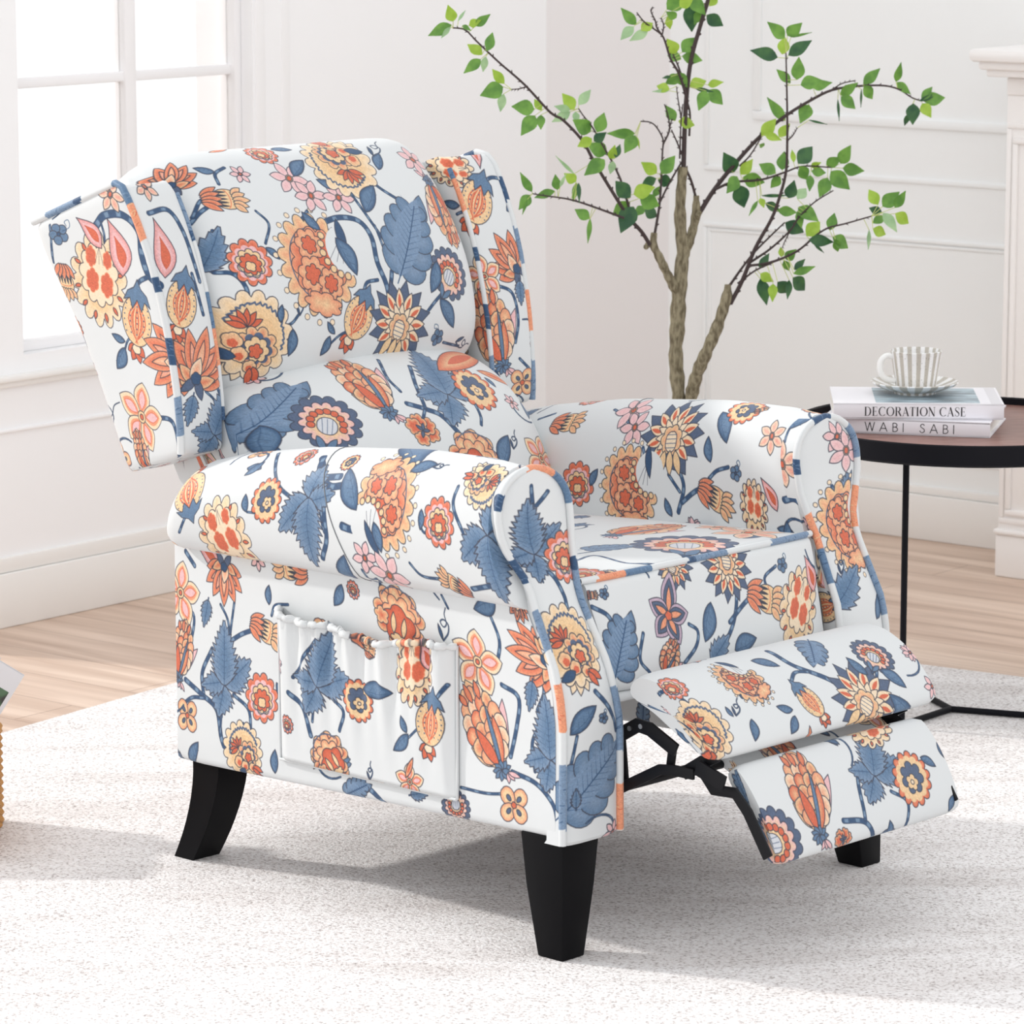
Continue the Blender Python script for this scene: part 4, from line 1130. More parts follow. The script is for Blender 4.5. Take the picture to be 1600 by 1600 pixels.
 'side_near': [('v',0.0054,[(-0.393,0.318),(-0.371,0.300)]), ('drop',-0.337,0.319,2.484,0.062,1), ('bud',-0.155,0.324,3.045,0.089,1), ('lotus',-0.305,0.287,-1.667,0.088,1), ('leaf1',-0.348,0.234,-1.854,0.045,1), ('v',0.0027,[(-0.286,0.255),(-0.294,0.224),(-0.300,0.196)]), ('v',0.0045,[(-0.298,0.198),(-0.272,0.212),(-0.245,0.222)]), ('v',0.0027,[(-0.316,0.249),(-0.302,0.229),(-0.298,0.200)]), ('bud',-0.220,0.223,-0.267,0.080,1), ('leafs',-0.208,0.277,1.399,0.030,1), ('v',0.0027,[(-0.207,0.247),(-0.197,0.263),(-0.169,0.268)]), ('star5',-0.409,0.254,0.142,0.099,1), ('cone',-0.408,0.166,1.322,0.102,1), ('leaf3',-0.310,0.154,1.449,0.139,1), ('v',0.0045,[(-0.337,0.182),(-0.359,0.145),(-0.357,0.112)]), ('v',0.0054,[(-0.400,0.128),(-0.361,0.112),(-0.330,0.095),(-0.321,0.057),(-0.315,0.043)]), ('v',0.0036,[(-0.410,0.089),(-0.385,0.104),(-0.355,0.108)]), ('v',0.0036,[(-0.293,0.121),(-0.262,0.104),(-0.257,0.073)]), ('butterfly',-0.397,0.076,1.546,0.060,1), ('roundred',-0.233,0.125,1.554,0.073,1), ('leafs',-0.195,0.137,-1.072,0.032,1), ('peony',-0.274,0.039,1.812,0.094,1), ('leafs',-0.382,0.022,1.048,0.044,1), ('opeony',0.065,0.279,1.230,0.100,1), ('leafs',-0.057,0.296,-2.201,0.041,1), ('roundred',-0.022,0.308,1.289,0.028,1), ('star5',0.205,0.237,1.350,0.096,1), ('cone',0.213,0.140,2.078,0.150,1), ('v',0.0045,[(0.245,0.211),(0.274,0.198),(0.269,0.161),(0.256,0.112)]), ('lotus',0.316,0.259,3.031,0.107,1), ('leaf1',0.299,0.205,-1.867,0.048,1), ('leaf3',0.329,0.140,1.545,0.135,1), ('v',0.0036,[(0.301,0.098),(0.296,0.137),(0.313,0.168)]), ('v',0.0045,[(0.259,0.091),(0.303,0.081),(0.334,0.056),(0.343,0.028)]), ('butterfly',0.262,0.044,1.571,0.066,1), ('cbluea',0.153,0.027,-1.527,0.057,1), ('lotus',0.318,0.324,-2.039,0.045,1), ('leafs',0.252,0.321,-2.817,0.053,1), ('curl',0.155,0.283,1.200,0.053,1), ('v',0.0054,[(-0.037,0.037),(-0.002,0.017),(0.015,0.001)]), ('lobed',-0.042,0.021,0.513,0.064,1), ('leafs',-0.207,0.036,1.555,0.035,1), ('leaf1',0.083,0.033,0.277,0.042,1), ('v',0.0036,[(-0.407,0.236),(-0.377,0.225),(-0.386,0.184),(-0.407,0.151)]), ('v',0.0027,[(-0.319,0.094),(-0.323,0.057)]), ('v',0.0036,[(0.040,0.324),(0.035,0.293)]), ('v',0.0036,[(0.308,0.185),(0.324,0.214),(0.321,0.239)]), ('v',0.0027,[(0.167,0.324),(0.173,0.307)]), ('v',0.0036,[(0.257,0.309),(0.260,0.274),(0.240,0.237)]), ('v',0.0027,[(0.163,0.054),(0.211,0.053),(0.253,0.059)]), ('v',0.0027,[(-0.273,0.082),(-0.287,0.062),(-0.277,0.049)])],
 'front_near': [('v',0.0063,[(0.630,0.098),(0.611,0.094)]), ('leaf3',0.568,0.059,-0.150,0.110,1), ('roundred',0.540,0.016,-0.290,0.069,1), ('v',0.0045,[(0.535,0.074),(0.523,0.049),(0.494,0.036),(0.478,0.036)]), ('v',0.0036,[(0.641,0.052),(0.613,0.051)]), ('v',0.0036,[(0.630,0.028),(0.614,0.046)]), ('peony',0.426,0.056,-0.126,0.117,1), ('lobed',0.252,0.050,-0.795,0.155,1), ('leafs',0.332,0.061,-0.948,0.055,1), ('bflower',0.331,0.029,-0.190,0.025,1), ('v',0.0045,[(0.367,0.036),(0.340,0.016),(0.307,0.004)]), ('v',0.0027,[(0.313,0.074),(0.267,0.084)]), ('leaf1',0.226,0.075,0.004,0.029,1)],
 'pocket': [('star5',0.073,0.208,0.289,0.057,1), ('opeony',-0.084,0.211,2.244,0.078,1), ('leaf3',-0.092,0.341,1.155,0.143,1), ('cblueb',-0.020,0.315,1.531,0.066,1), ('leafs',0.017,0.336,0.044,0.059,1), ('v',0.0054,[(-0.161,0.301),(-0.132,0.282),(-0.120,0.244)]), ('v',0.0036,[(-0.083,0.310),(-0.051,0.293),(-0.061,0.261)]), ('v',0.0036,[(-0.152,0.326),(-0.118,0.369),(-0.099,0.390)]), ('oval',0.090,0.374,1.456,0.106,1), ('drop',0.110,0.392,1.737,0.041,1), ('pod',0.119,0.299,1.399,0.110,1), ('v',0.0036,[(0.134,0.337),(0.149,0.358)]), ('leafs',0.068,0.293,1.962,0.027,1), ('leafs',0.060,0.265,-2.419,0.042,1), ('v',0.0022,[(0.100,0.292),(0.071,0.270)]), ('opeony',-0.085,0.218,2.240,0.077,1), ('curl',-0.005,0.212,1.491,0.029,1), ('roundred',-0.169,0.252,1.466,0.028,1), ('tear',0.074,0.229,1.086,0.036,1), ('v',0.0027,[(-0.110,0.293),(-0.115,0.266)]), ('v',0.0027,[(-0.011,0.333),(0.026,0.341)])],
 'pad_upper': [('roundred',-0.236,0.094,-0.666,0.051,-1), ('v',0.0036,[(-0.268,0.060),(-0.243,0.112),(-0.237,0.133)]), ('peony',-0.246,0.176,-0.907,0.114,-1), ('crescent',-0.109,0.113,-2.092,0.091,-1), ('curl',-0.159,0.152,-0.881,0.034,-1), ('leafs',-0.152,0.191,1.983,0.034,-1), ('leafs',-0.177,0.157,-1.762,0.017,-1), ('leafs',-0.038,0.093,0.592,0.043,-1), ('v',0.0063,[(-0.004,0.068),(0.004,0.110),(0.050,0.151),(0.062,0.173)]), ('v',0.0036,[(-0.028,0.137),(-0.006,0.123),(0.018,0.127)]), ('pod',-0.016,0.172,-1.882,0.086,-1), ('leafs',-0.072,0.172,-2.789,0.029,-1), ('leafs',-0.072,0.198,2.337,0.032,-1), ('sun',0.094,0.193,-0.811,0.134,-1), ('lobed',0.068,0.093,2.222,0.082,-1), ('cbluea',0.163,0.129,-0.779,0.074,-1), ('v',0.0036,[(0.151,0.150),(0.134,0.169)]), ('leafs',0.172,0.170,0.888,0.047,-1), ('leafs',0.119,0.137,-1.941,0.039,-1), ('leafs',0.168,0.218,-2.269,0.072,-1), ('star6',0.244,0.199,-0.820,0.040,-1), ('tear',-0.044,0.221,-1.438,0.032,-1), ('v',0.0036,[(-0.138,0.102),(-0.137,0.141)])],
 'side_far': [('lobed',-0.042,0.727,-1.578,0.046,-1)],
 'pad_lower': [('lobed',-0.226,0.017,0.071,0.049,-1), ('cone',-0.099,0.094,-1.425,0.146,-1), ('leaf3',0.055,0.074,-0.975,0.134,-1), ('cblueb',0.117,0.110,-0.851,0.085,-1), ('leafs',0.164,0.094,0.653,0.030,-1), ('v',0.0054,[(-0.052,0.139),(-0.009,0.149),(0.008,0.177)]), ('v',0.0045,[(0.020,0.068),(0.003,0.101),(-0.007,0.145)]), ('v',0.0036,[(0.064,0.119),(0.090,0.139),(0.078,0.171)]), ('cbluea',-0.200,0.144,-0.192,0.108,-1), ('heart',-0.061,0.164,-1.604,0.040,-1), ('leafs',0.186,0.159,-0.807,0.028,-1), ('oval',0.090,0.020,-0.300,0.095,-1)],
}

if not DEBUG:
    for key, m in CLOTHS.items():
        m.node_tree.nodes['print'].image = make_print(key)
# ================================================================ side table
TC = Vector((0.779, 6.509, 0))
M_blk = mat_base('black_powder_coat', (.008, .008, .011), .5, 0, .1)[0]
M_walnut, nt, b = mat_base('reddish_walnut', srgb(132, 98, 90), .38, 0, .5)
no, bu = add_bump(nt, b, 14, .05, .001, 5, 'Object', (1, 14, 1))
r_ = ramp(nt, no.outputs['Fac'], [(.35, srgb(112, 78, 70)), (.65, srgb(150, 112, 102))]); nt.links.new(r_.outputs['Color'], b.inputs['Base Color'])
tb = thing('side_table', 'round side table with walnut tray top and thin black legs', 'table', tuple(TC))
mb = MB(); mb.lathe([(.0, .486), (.283, .486), (.283, .500), (.0, .500)], n=96); mb.build('tabletop', M_walnut, tb)
mb = MB(); mb.lathe([(.0, .478), (.286, .476), (.290, .480), (.290, .511), (.288, .513), (.284, .511), (.284, .486), (.0, .486)], n=128)
mb.build('tray_rim', M_blk, tb)
J = Vector((.760, 6.494, 0)) - TC
feet = [Vector((.663, 6.373, 0)) - TC, Vector((.697, 6.700, 0)) - TC, Vector((.93, 6.43, 0)) - TC]
for f in feet:
    mb = MB(); mb.tube([f + Vector((0, 0, .004)), f + Vector((0, 0, .48))], .0055, 14); mb.build('leg', M_blk, tb, 50)
for f in feet:
    mb = MB(); d = f - J; 
    mb.tube([J + Vector((0, 0, .0085)), f + Vector((0, 0, .0085))], .0055, 12); mb.build('base_bar', M_blk, tb, 50)

# books
M_page = mat_base('book_pages', srgb(240, 238, 232), .8)[0]
M_cover = mat_base('white_book_cover', srgb(240, 238, 243), .35)[0]
M_ink = mat_base('black_ink', (.015, .012, .015), .6)[0]
def book(name, label, org, ang, L, D, z, h):
    """spine along local x at y=0, depth D towards +y"""
    t = thing(name, label, 'book', (org[0], org[1], z), ang, 'books stacked on the side table')
    mb = MB(); mb.box((L / 2 - .002, D / 2, h / 2), (L - .006, D - .006, h - .005)); mb.build('pages', M_page, t)
    mb = MB()
    mb.box((L / 2, D / 2, .0014), (L, D, .0026)); mb.box((L / 2, D / 2, h - .0013), (L, D, .0026)); mb.box((L / 2, .0012, h / 2), (L, .0024, h), bevel=.0007)
    cv = mb.build('cover', M_cover, t)
    return t, cv

def ink_mesh(name, polys, parent, M, mat=None):
    """flat printed shapes (u,v) placed by matrix M (x=u, y=v)"""
    V = []; F = []
    for q, pl in enumerate(polys):
        i0 = len(V); lift = (q % 7) * 2e-6
        V.extend([M @ Vector((p[0], p[1], lift)) for p in pl]); F.append(tuple(range(i0, i0 + len(pl))))
    return mesh_obj(name, V, F, mat or M_ink, parent)

def quad(a, b, w0, w1=None):
    w1 = w0 if w1 is None else w1
    a, b = np.array(a, float), np.array(b, float); d = (b - a) / max(1e-9, np.linalg.norm(b - a)); n = np.array([-d[1], d[0]])
    return [a + n * w0 / 2, a - n * w0 / 2, b - n * w1 / 2, b + n * w1 / 2]
def arcq(cx, cy, rx, ry, a0, a1, thin, thick, n=22):
    out = []
    for i in range(n):
        ta, tb_ = a0 + (a1 - a0) * i / n, a0 + (a1 - a0) * (i + 1) / n
        A = (cx + rx * math.cos(ta), cy + ry * math.sin(ta)); B = (cx + rx * math.cos(tb_), cy + ry * math.sin(tb_))
        wa = thin + (thick - thin) * abs(math.cos(ta)) ** 1.5; wb = thin + (thick - thin) * abs(math.cos(tb_)) ** 1.5
        na = np.array([math.cos(ta) / rx, math.sin(ta) / ry]); na /= np.linalg.norm(na)
        nb = np.array([math.cos(tb_) / rx, math.sin(tb_) / ry]); nb /= np.linalg.norm(nb)
        A = np.array(A); B = np.array(B)
        out.append([A + na * wa / 2, A - na * wa / 2, B - nb * wb / 2, B + nb * wb / 2])
    return out
def didone(ch):
    """high contrast serif capitals, height 1; returns polys and advance"""
    t, h = .15, .035; P = []
    ser = lambda x, y, w=.30: P.append(quad((x - w / 2, y), (x + w / 2, y), h))
    if ch == 'D':
        P.append(quad((.16, 0), (.16, 1), t)); P.append(quad((.03, h / 2), (.38, h / 2), h)); P.append(quad((.03, 1 - h / 2), (.38, 1 - h / 2), h))
        P += arcq(.36, .5, .36, .48, -PI / 2, PI / 2, h, t); return P, .86
    if ch == 'E':
        P.append(quad((.16, 0), (.16, 1), t)); 
        for y, x1 in ((h / 2, .60), (.5, .46), (1 - h / 2, .57)): P.append(quad((.03, y), (x1, y), h))
        P.append(quad((.58, 0), (.60, .26), .03, .02)); P.append(quad((.56, 1), (.56, .78), .03, .02)); P.append(quad((.46, .38), (.46, .62), .03)); return P, .70
    if ch == 'C':
        P += arcq(.46, .5, .38, .49, PI * .28, PI * 1.74, h, t); P.append(quad((.74, .70), (.74, .99), .03)); P.append(quad((.76, .16), (.68, .10), .03)); return P, .84
    if ch == 'O':
        P += arcq(.48, .5, .38, .49, 0, 2 * PI, h, t, 36); return P, .96
    if ch == 'R':
        P.append(quad((.16, 0), (.16, 1), t)); ser(.16, h / 2); P.append(quad((.03, 1 - h / 2), (.38, 1 - h / 2), h)); P.append(quad((.16, .5), (.38, .5), h))
        P += arcq(.36, .745, .22, .24, -PI / 2, PI / 2, h, t); P.append(quad((.42, .5), (.68, 0), t * .95)); P.append(quad((.62, .02), (.78, .02), h)); return P, .80
    if ch == 'A':
        P.append(quad((.10, 0), (.38, 1), .04)); P.append(quad((.36, 1), (.68, 0), t)); P.append(quad((.18, .32), (.56, .32), h)); ser(.10, h / 2, .2); ser(.68, h / 2, .28); return P, .80
    if ch == 'T':
        P.append(quad((.34, 0), (.34, 1), t)); P.append(quad((.03, 1 - h / 2), (.65, 1 - h / 2), h)); ser(.34, h / 2); P.append(quad((.04, 1), (.04, .76), .03)); P.append(quad((.64, 1), (.64, .76), .03)); return P, .70
    if ch == 'I':
        P.append(quad((.17, 0), (.17, 1), t)); ser(.17, h / 2); ser(.17, 1 - h / 2); return P, .36
    if ch == 'N':
        P.append(quad((.12, 0), (.12, 1), .04)); P.append(quad((.12, 1), (.68, 0), t)); P.append(quad((.70, 0), (.70, 1), .04)); ser(.12, h / 2, .22); ser(.10, 1 - h / 2, .22); ser(.70, 1 - h / 2, .22); return P, .84
    if ch == 'S':
        pts = cr([(.52, .80), (.46, .95), (.28, .985), (.12, .88), (.13, .70), (.30, .53), (.46, .40), (.52, .22), (.40, .04), (.22, .015), (.08, .20)], 40)
        for i in range(39):
            f = lambda k: h + (t - h) * math.exp(-((k - 19.5) / 8.5) ** 2)
            P.append(quad(pts[i], pts[i + 1], f(i), f(i + 1)))
        P.append(quad((.52, .72), (.52, .98), .03)); P.append(quad((.08, .02), (.08, .28), .03)); return P, .62
    return P, .3
def grot(ch):
    """light geometric sans capitals"""
    t = .085; P = []
    if ch == 'W': P += [quad((.02, 1), (.26, 0), t), quad((.26, 0), (.5, .98), t), quad((.5, .98), (.74, 0), t), quad((.74, 0), (.98, 1), t)]; return P, 1.0
    if ch == 'A': P += [quad((.02, 0), (.40, 1), t), quad((.40, 1), (.78, 0), t), quad((.16, .34), (.64, .34), t)]; return P, .8
    if ch == 'B':
        P += [quad((.08, 0), (.08, 1), t), quad((.06, .96), (.28, .96), t), quad((.06, .53), (.30, .53), t), quad((.06, .04), (.30, .04), t)]
        P += arcq(.28, .745, .20, .215, -PI / 2, PI / 2, t, t); P += arcq(.30, .285, .24, .245, -PI / 2, PI / 2, t, t); return P, .58
    if ch == 'I': return [quad((.05, 0), (.05, 1), t)], .1
    if ch == 'S':
        pts = cr([(.50, .80), (.40, .95), (.24, .95), (.12, .80), (.18, .62), (.36, .50), (.50, .34), (.46, .12), (.26, .03), (.10, .12), (.05, .24)], 36)
        return [quad(pts[i], pts[i + 1], t) for i in range(35)], .56
    return P, .5
def words(s, fn, h, W, gap):
    """lay letters out to fill width W at cap height h; one list of shapes per word"""
    out = []; polys = []; x = 0
    adv = []
    for i, c in enumerate(s):
        if c == ' ': out.append(polys); polys = []
        p, a = fn(c) if c != ' ' else ([], .36 if fn is didone else .62)
        for q in p: polys.append([(x + v[0], v[1]) for v in q])
        x += a + gap
    x -= gap; out.append(polys)
    return [[[(u / x * W, v * h) for u, v in q] for q in pl] for pl in out]

aL = math.atan2(6.384 - 6.441, .804 - .581)
dL = Vector((math.cos(aL), math.sin(aL), 0))
oL = Vector((.804, 6.384, 0)) - dL * .285
bk1, cv1 = book('book', 'lower white book with thin capitals on its spine, under the other', oL, aL, .285, .215, .5005, .0255)
MS = Matrix(((1, 0, 0, 0), (0, 0, -1, -.0004), (0, 1, 0, 0), (0, 0, 0, 1)))
def spine_M(x0, z0, y=-.0003):
    return Matrix(((1, 0, 0, x0), (0, 0, -1, y), (0, 1, 0, z0), (0, 0, 0, 1)))
P0_ = (Vector((1347, 0, 0)))
for wd in words('WABI SABI', grot, .0155, .152, .48): ink_mesh('spine_word', wd, cv1, spine_M(.285 - .0605 - .152, .0045))
bk2, cv2 = book('book', 'upper white book with serif capitals on its spine and grey cover picture', (.544, 6.430), math.atan2(-.014, .287), .2875, .200, .5265, .0265)
for wd in words('DECORATION CASE', didone, .0155, .172, .045): ink_mesh('spine_word', wd, cv2, spine_M(.052, .0055))
M_pic, nt, b = mat_base('cover_picture', (.5, .55, .6), .4)
tc = nt.nodes.new('ShaderNodeTexCoord'); n_ = nt.nodes.new('ShaderNodeTexNoise'); n_.inputs['Scale'].default_value = 14; n_.inputs['Detail'].default_value = 3
mp_ = nt.nodes.new('ShaderNodeMapping'); mp_.inputs['Scale'].default_value = (1, 3, 1)
nt.links.new(tc.outputs['Object'], mp_.inputs['Vector']); nt.links.new(mp_.outputs['Vector'], n_.inputs['Vector'])
rr_ = ramp(nt, n_.outputs['Fac'], [(.3, srgb(110, 118, 124)), (.48, srgb(150, 168, 178)), (.6, srgb(186, 204, 212)), (.75, srgb(140, 140, 146))]); nt.links.new(rr_.outputs['Color'], b.inputs['Base Color'])
ink_mesh('cover_picture', [[(.072, .012), (.248, .012), (.248, .188), (.072, .188)]], cv2, Matrix.Translation((0, 0, .0266)), M_pic)
M_strip = mat_base('cover_strip', srgb(222, 220, 224), .4)[0]
ink_mesh('cover_strip', [[(.266, .004), (.284, .004), (.284, .196), (.266, .196)]], cv2, Matrix.Translation((0, 0, .0266)), M_strip)

# saucer and cup
SX, SY, SZ = .693, 6.548, .5532
def stripes_mat(name):
    m, nt, b = mat_base(name, srgb(230, 228, 222), .3, 0, .5)
    tc = nt.nodes.new('ShaderNodeTexCoord'); sx = nt.nodes.new('ShaderNodeSeparateXYZ'); nt.links.new(tc.outputs['Object'], sx.inputs[0])
    at = nt.nodes.new('ShaderNodeMath'); at.operation = 'ARCTAN2'; nt.links.new(sx.outputs['Y'], at.inputs[0]); nt.links.new(sx.outputs['X'], at.inputs[1])
    mu = nt.nodes.new('ShaderNodeMath'); mu.operation = 'MULTIPLY'; mu.inputs[1].default_value = 17; nt.links.new(at.outputs[0], mu.inputs[0])
    si = nt.nodes.new('ShaderNodeMath'); si.operation = 'SINE'; nt.links.new(mu.outputs[0], si.inputs[0])
    ma = nt.nodes.new('ShaderNodeMapRange'); ma.inputs['From Min'].default_value = -.5; ma.inputs['From Max'].default_value = .5; nt.links.new(si.outputs[0], ma.inputs['Value'])
    r = ramp(nt, ma.outputs['Result'], [(.25, srgb(196, 190, 180)), (.75, srgb(246, 246, 246))])
    v = nt.nodes.new('ShaderNodeTexNoise'); v.inputs['Scale'].default_value = 420; nt.links.new(tc.outputs['Object'], v.inputs['Vector'])
    r2 = ramp(nt, v.outputs['Fac'], [(.30, srgb(120, 112, 100)), (.36, (1, 1, 1))])
    mx = nt.nodes.new('ShaderNodeMixRGB'); mx.blend_type = 'MULTIPLY'; mx.inputs['Fac'].default_value = .7
    nt.links.new(r.outputs['Color'], mx.inputs[1]); nt.links.new(r2.outputs['Color'], mx.inputs[2]); nt.links.new(mx.outputs['Color'], b.inputs['Base Color'])
    bu = nt.nodes.new('ShaderNodeBump'); bu.inputs['Strength'].default_value = .5; bu.inputs['Distance'].default_value = .001
    nt.links.new(si.outputs[0], bu.inputs['Height']); nt.links.new(bu.outputs['Normal'], b.inputs['Normal'])
    return m
M_cup = stripes_mat('fluted_glaze')
M_glaze = mat_base('white_glaze', srgb(243, 243, 241), .25)[0]
M_rim = mat_base('cream_rim_glaze', srgb(226, 222, 200), .3)[0]
mb = MB(); mb.lathe([(0, 0), (.036, 0), (.037, .004), (.052, .008), (.070, .015), (.0755, .020), (.0748, .0215), (.068, .018), (.050, .0115), (.036, .008), (0, .0075)], n=80)
o = mb.build('saucer', M_cup); o.location = (SX, SY, SZ); tag(o, 'grey striped saucer lying on the upper white book', 'saucer')
cp = thing('tea_cup', 'white fluted cup with grey stripes standing on the saucer', 'cup', (SX + .002, SY, SZ + .0081))
mb = MB(); mb.lathe([(0, 0), (.032, 0), (.0345, .003), (.0385, .030), (.0435, .062), (.0445, .066), (.0435, .0668), (.0422, .064), (.037, .032), (.032, .006), (0, .0045)], n=80)
mb.build('bowl', M_cup, cp)
hp = cr([(-.040, -.006, .056), (-.052, -.008, .058), (-.062, -.010, .048), (-.062, -.010, .030), (-.052, -.008, .018), (-.036, -.006, .014)], 22)
mb = MB(); mb.tube([tuple(p) for p in hp], [.0045 + .001 * math.sin(i / 21 * PI) for i in range(22)], 12); mb.build('handle', M_glaze, cp, 60)

# basket with magazines at the left edge
M_wicker, nt, b = mat_base('golden_wicker', srgb(196, 140, 66), .6)
no, bu = add_bump(nt, b, 300, .5, .002)
bs = thing('wicker_basket', 'golden woven wicker basket cut off by the left edge', 'basket', (-.92, 5.63, 0))
mb = MB()
hx, hy = .135, .125
rows_ = 26
for k in range(rows_):
    z = .006 + k * (.146 / (rows_ - 1)); ph = k % 2
    pts = []
    N = 120
    per = rpoly([(-hx, -hy), (hx, -hy), (hx, hy), (-hx, hy)], .02, 5, .006)
    loop = cr(per, N, True)
    for i in range(N + 1):
        p = loop[i % N]; c = np.array([0, 0.]); d = p / np.linalg.norm(p)
        o_ = .0022 * math.sin(i * PI / 2 + ph * PI)
        pts.append((p[0] + d[0] * o_, p[1] + d[1] * o_, z))
    mb.tube(pts, .0031, 5, cap=False)
mb.build('weave', M_wicker, bs, 70)
mb = MB()
for i in range(0, 60):
    a = cr(per, 60, True)[i]
    mb.tube([(a[0] * .985, a[1] * .985, .002), (a[0] * .985, a[1] * .985, .154)], .0028, 5)
mb.build('stakes', M_wicker, bs, 70)
mb = MB(); lp = cr(per, 60, True); mb.tube([(p[0], p[1], .156) for p in list(lp) + [lp[0]]], .005, 8, cap=False); mb.build('rim', M_wicker, bs, 70)
mb = MB(); mb.prism([tuple(p * .97) for p in lp], .002, .008); mb.build('bottom', M_wicker, bs)

M_mag = mat_base('magazine_paper', srgb(222, 221, 224), .45)[0]
M_green, nt, b = mat_base('green_cover_print', srgb(74, 100, 78), .4)
no_ = nt.nodes.new('ShaderNodeTexNoise'); no_.inputs['Scale'].default_value = 30
tc = nt.nodes.new('ShaderNodeTexCoord'); nt.links.new(tc.outputs['Object'], no_.inputs['Vector'])
r_ = ramp(nt, no_.outputs['Fac'], [(.4, srgb(60, 56, 56)), (.5, srgb(78, 108, 80)), (.7, srgb(96, 122, 98))]); nt.links.new(r_.outputs['Color'], b.inputs['Base Color'])
def magazine(label, corner, th=.006, Lh=.25):
    """corner: top right corner; leaning to the right out of the basket"""
    e1 = Vector((.53, 0, .848)).normalized(); e2 = Vector((-.848, 0, .53)).normalized(); e3 = e1.cross(e2).normalized()
    M = Matrix.Identity(4); M.col[0] = (*e2, 0); M.col[1] = (*(-e1), 0); M.col[2] = (*e3, 0)
    t = bpy.data.objects.new('magazine', None); link(t); t.location = Vector(corner) - e1 * Lh * .9 ; t['label'] = label; t['category'] = 'magazine'; t['group'] = 'magazines in the basket'
    M2 = Matrix.Translation(e1 * Lh * .9) @ M
    mb = MB(); mb.box(M2 @ Vector((.07, Lh / 2, 0)), (.14, Lh - .003, th), rot=M.to_3x3().to_4x4()); mb.build('pages', M_mag, t)
    mb = MB()
    for s_ in (-1, 1): mb.box(M2 @ Vector((.071, Lh / 2, s_ * (th / 2 + .0006))), (.143, Lh, .0008), rot=M.to_3x3().to_4x4())
    c = mb.build('cover', M_mag, t)
    ink_mesh('green_picture', [[(.006, .034), (.138, .034), (.138, .20), (.006, .20)]], c, M2 @ Matrix.Translation((0, 0, (th / 2 + .0012))), M_green)
    ink_mesh('green_picture', [[(.006, .034), (.138, .034), (.138, .20), (.006, .20)]], c, M2 @ Matrix.Translation((0, 0, -(th / 2 + .0012))), M_green)
    return t
magazine('front magazine with green and white cover leaning right in the basket', (-.741, 5.70, .243))
magazine('second magazine behind the front one in the basket', (-.781, 5.735, .262))
# positions in metres from the foot of the potted tree
TRUNKS = [
 ([(0.0011,0.0000,0.4498),(-0.0067,0.0000,0.5456),(-0.0047,0.0000,0.5934),(-0.0017,0.0000,0.6647),(0.0037,0.0000,0.7359),(-0.0003,0.0000,0.7950),(-0.0006,0.0000,0.8303),(0.0036,0.0000,0.8974)],[0.0131,0.0131,0.0136,0.0142,0.0113,0.0107,0.0101,0.0083]),
 ([(-0.0004,0.0000,0.6552),(-0.0214,-0.0150,0.6961),(-0.0423,-0.0300,0.7391),(-0.0506,-0.0300,0.7568),(-0.0496,-0.0300,0.7792)],[0.0095,0.0083,0.0077,0.0071,0.0053]),
 ([(-0.0495,0.0000,0.7536),(-0.0595,-0.0150,0.7564),(-0.0647,-0.0300,0.7521)],[0.0059,0.0053,0.0047]),
 ([(0.0061,0.0000,0.7300),(0.0204,0.0100,0.7703),(0.0288,0.0200,0.8048),(0.0297,0.0200,0.8426)],[0.0095,0.0083,0.0083,0.0059]),
 ([(0.0291,0.0000,0.8044),(0.0365,0.0100,0.8129)],[0.0059,0.0042]),
 ([(0.0178,0.0000,0.4498),(0.0301,-0.0300,0.5140),(0.0482,-0.0600,0.5656),(0.0654,-0.0600,0.6070),(0.0768,-0.0600,0.6424),(0.0836,-0.0600,0.6660),(0.0846,-0.0600,0.6872)],[0.0119,0.0119,0.0113,0.0107,0.0101,0.0095,0.0059]),
 ([(0.0824,0.0000,0.6434),(0.0925,-0.0300,0.6517)],[0.0059,0.0047]),
]
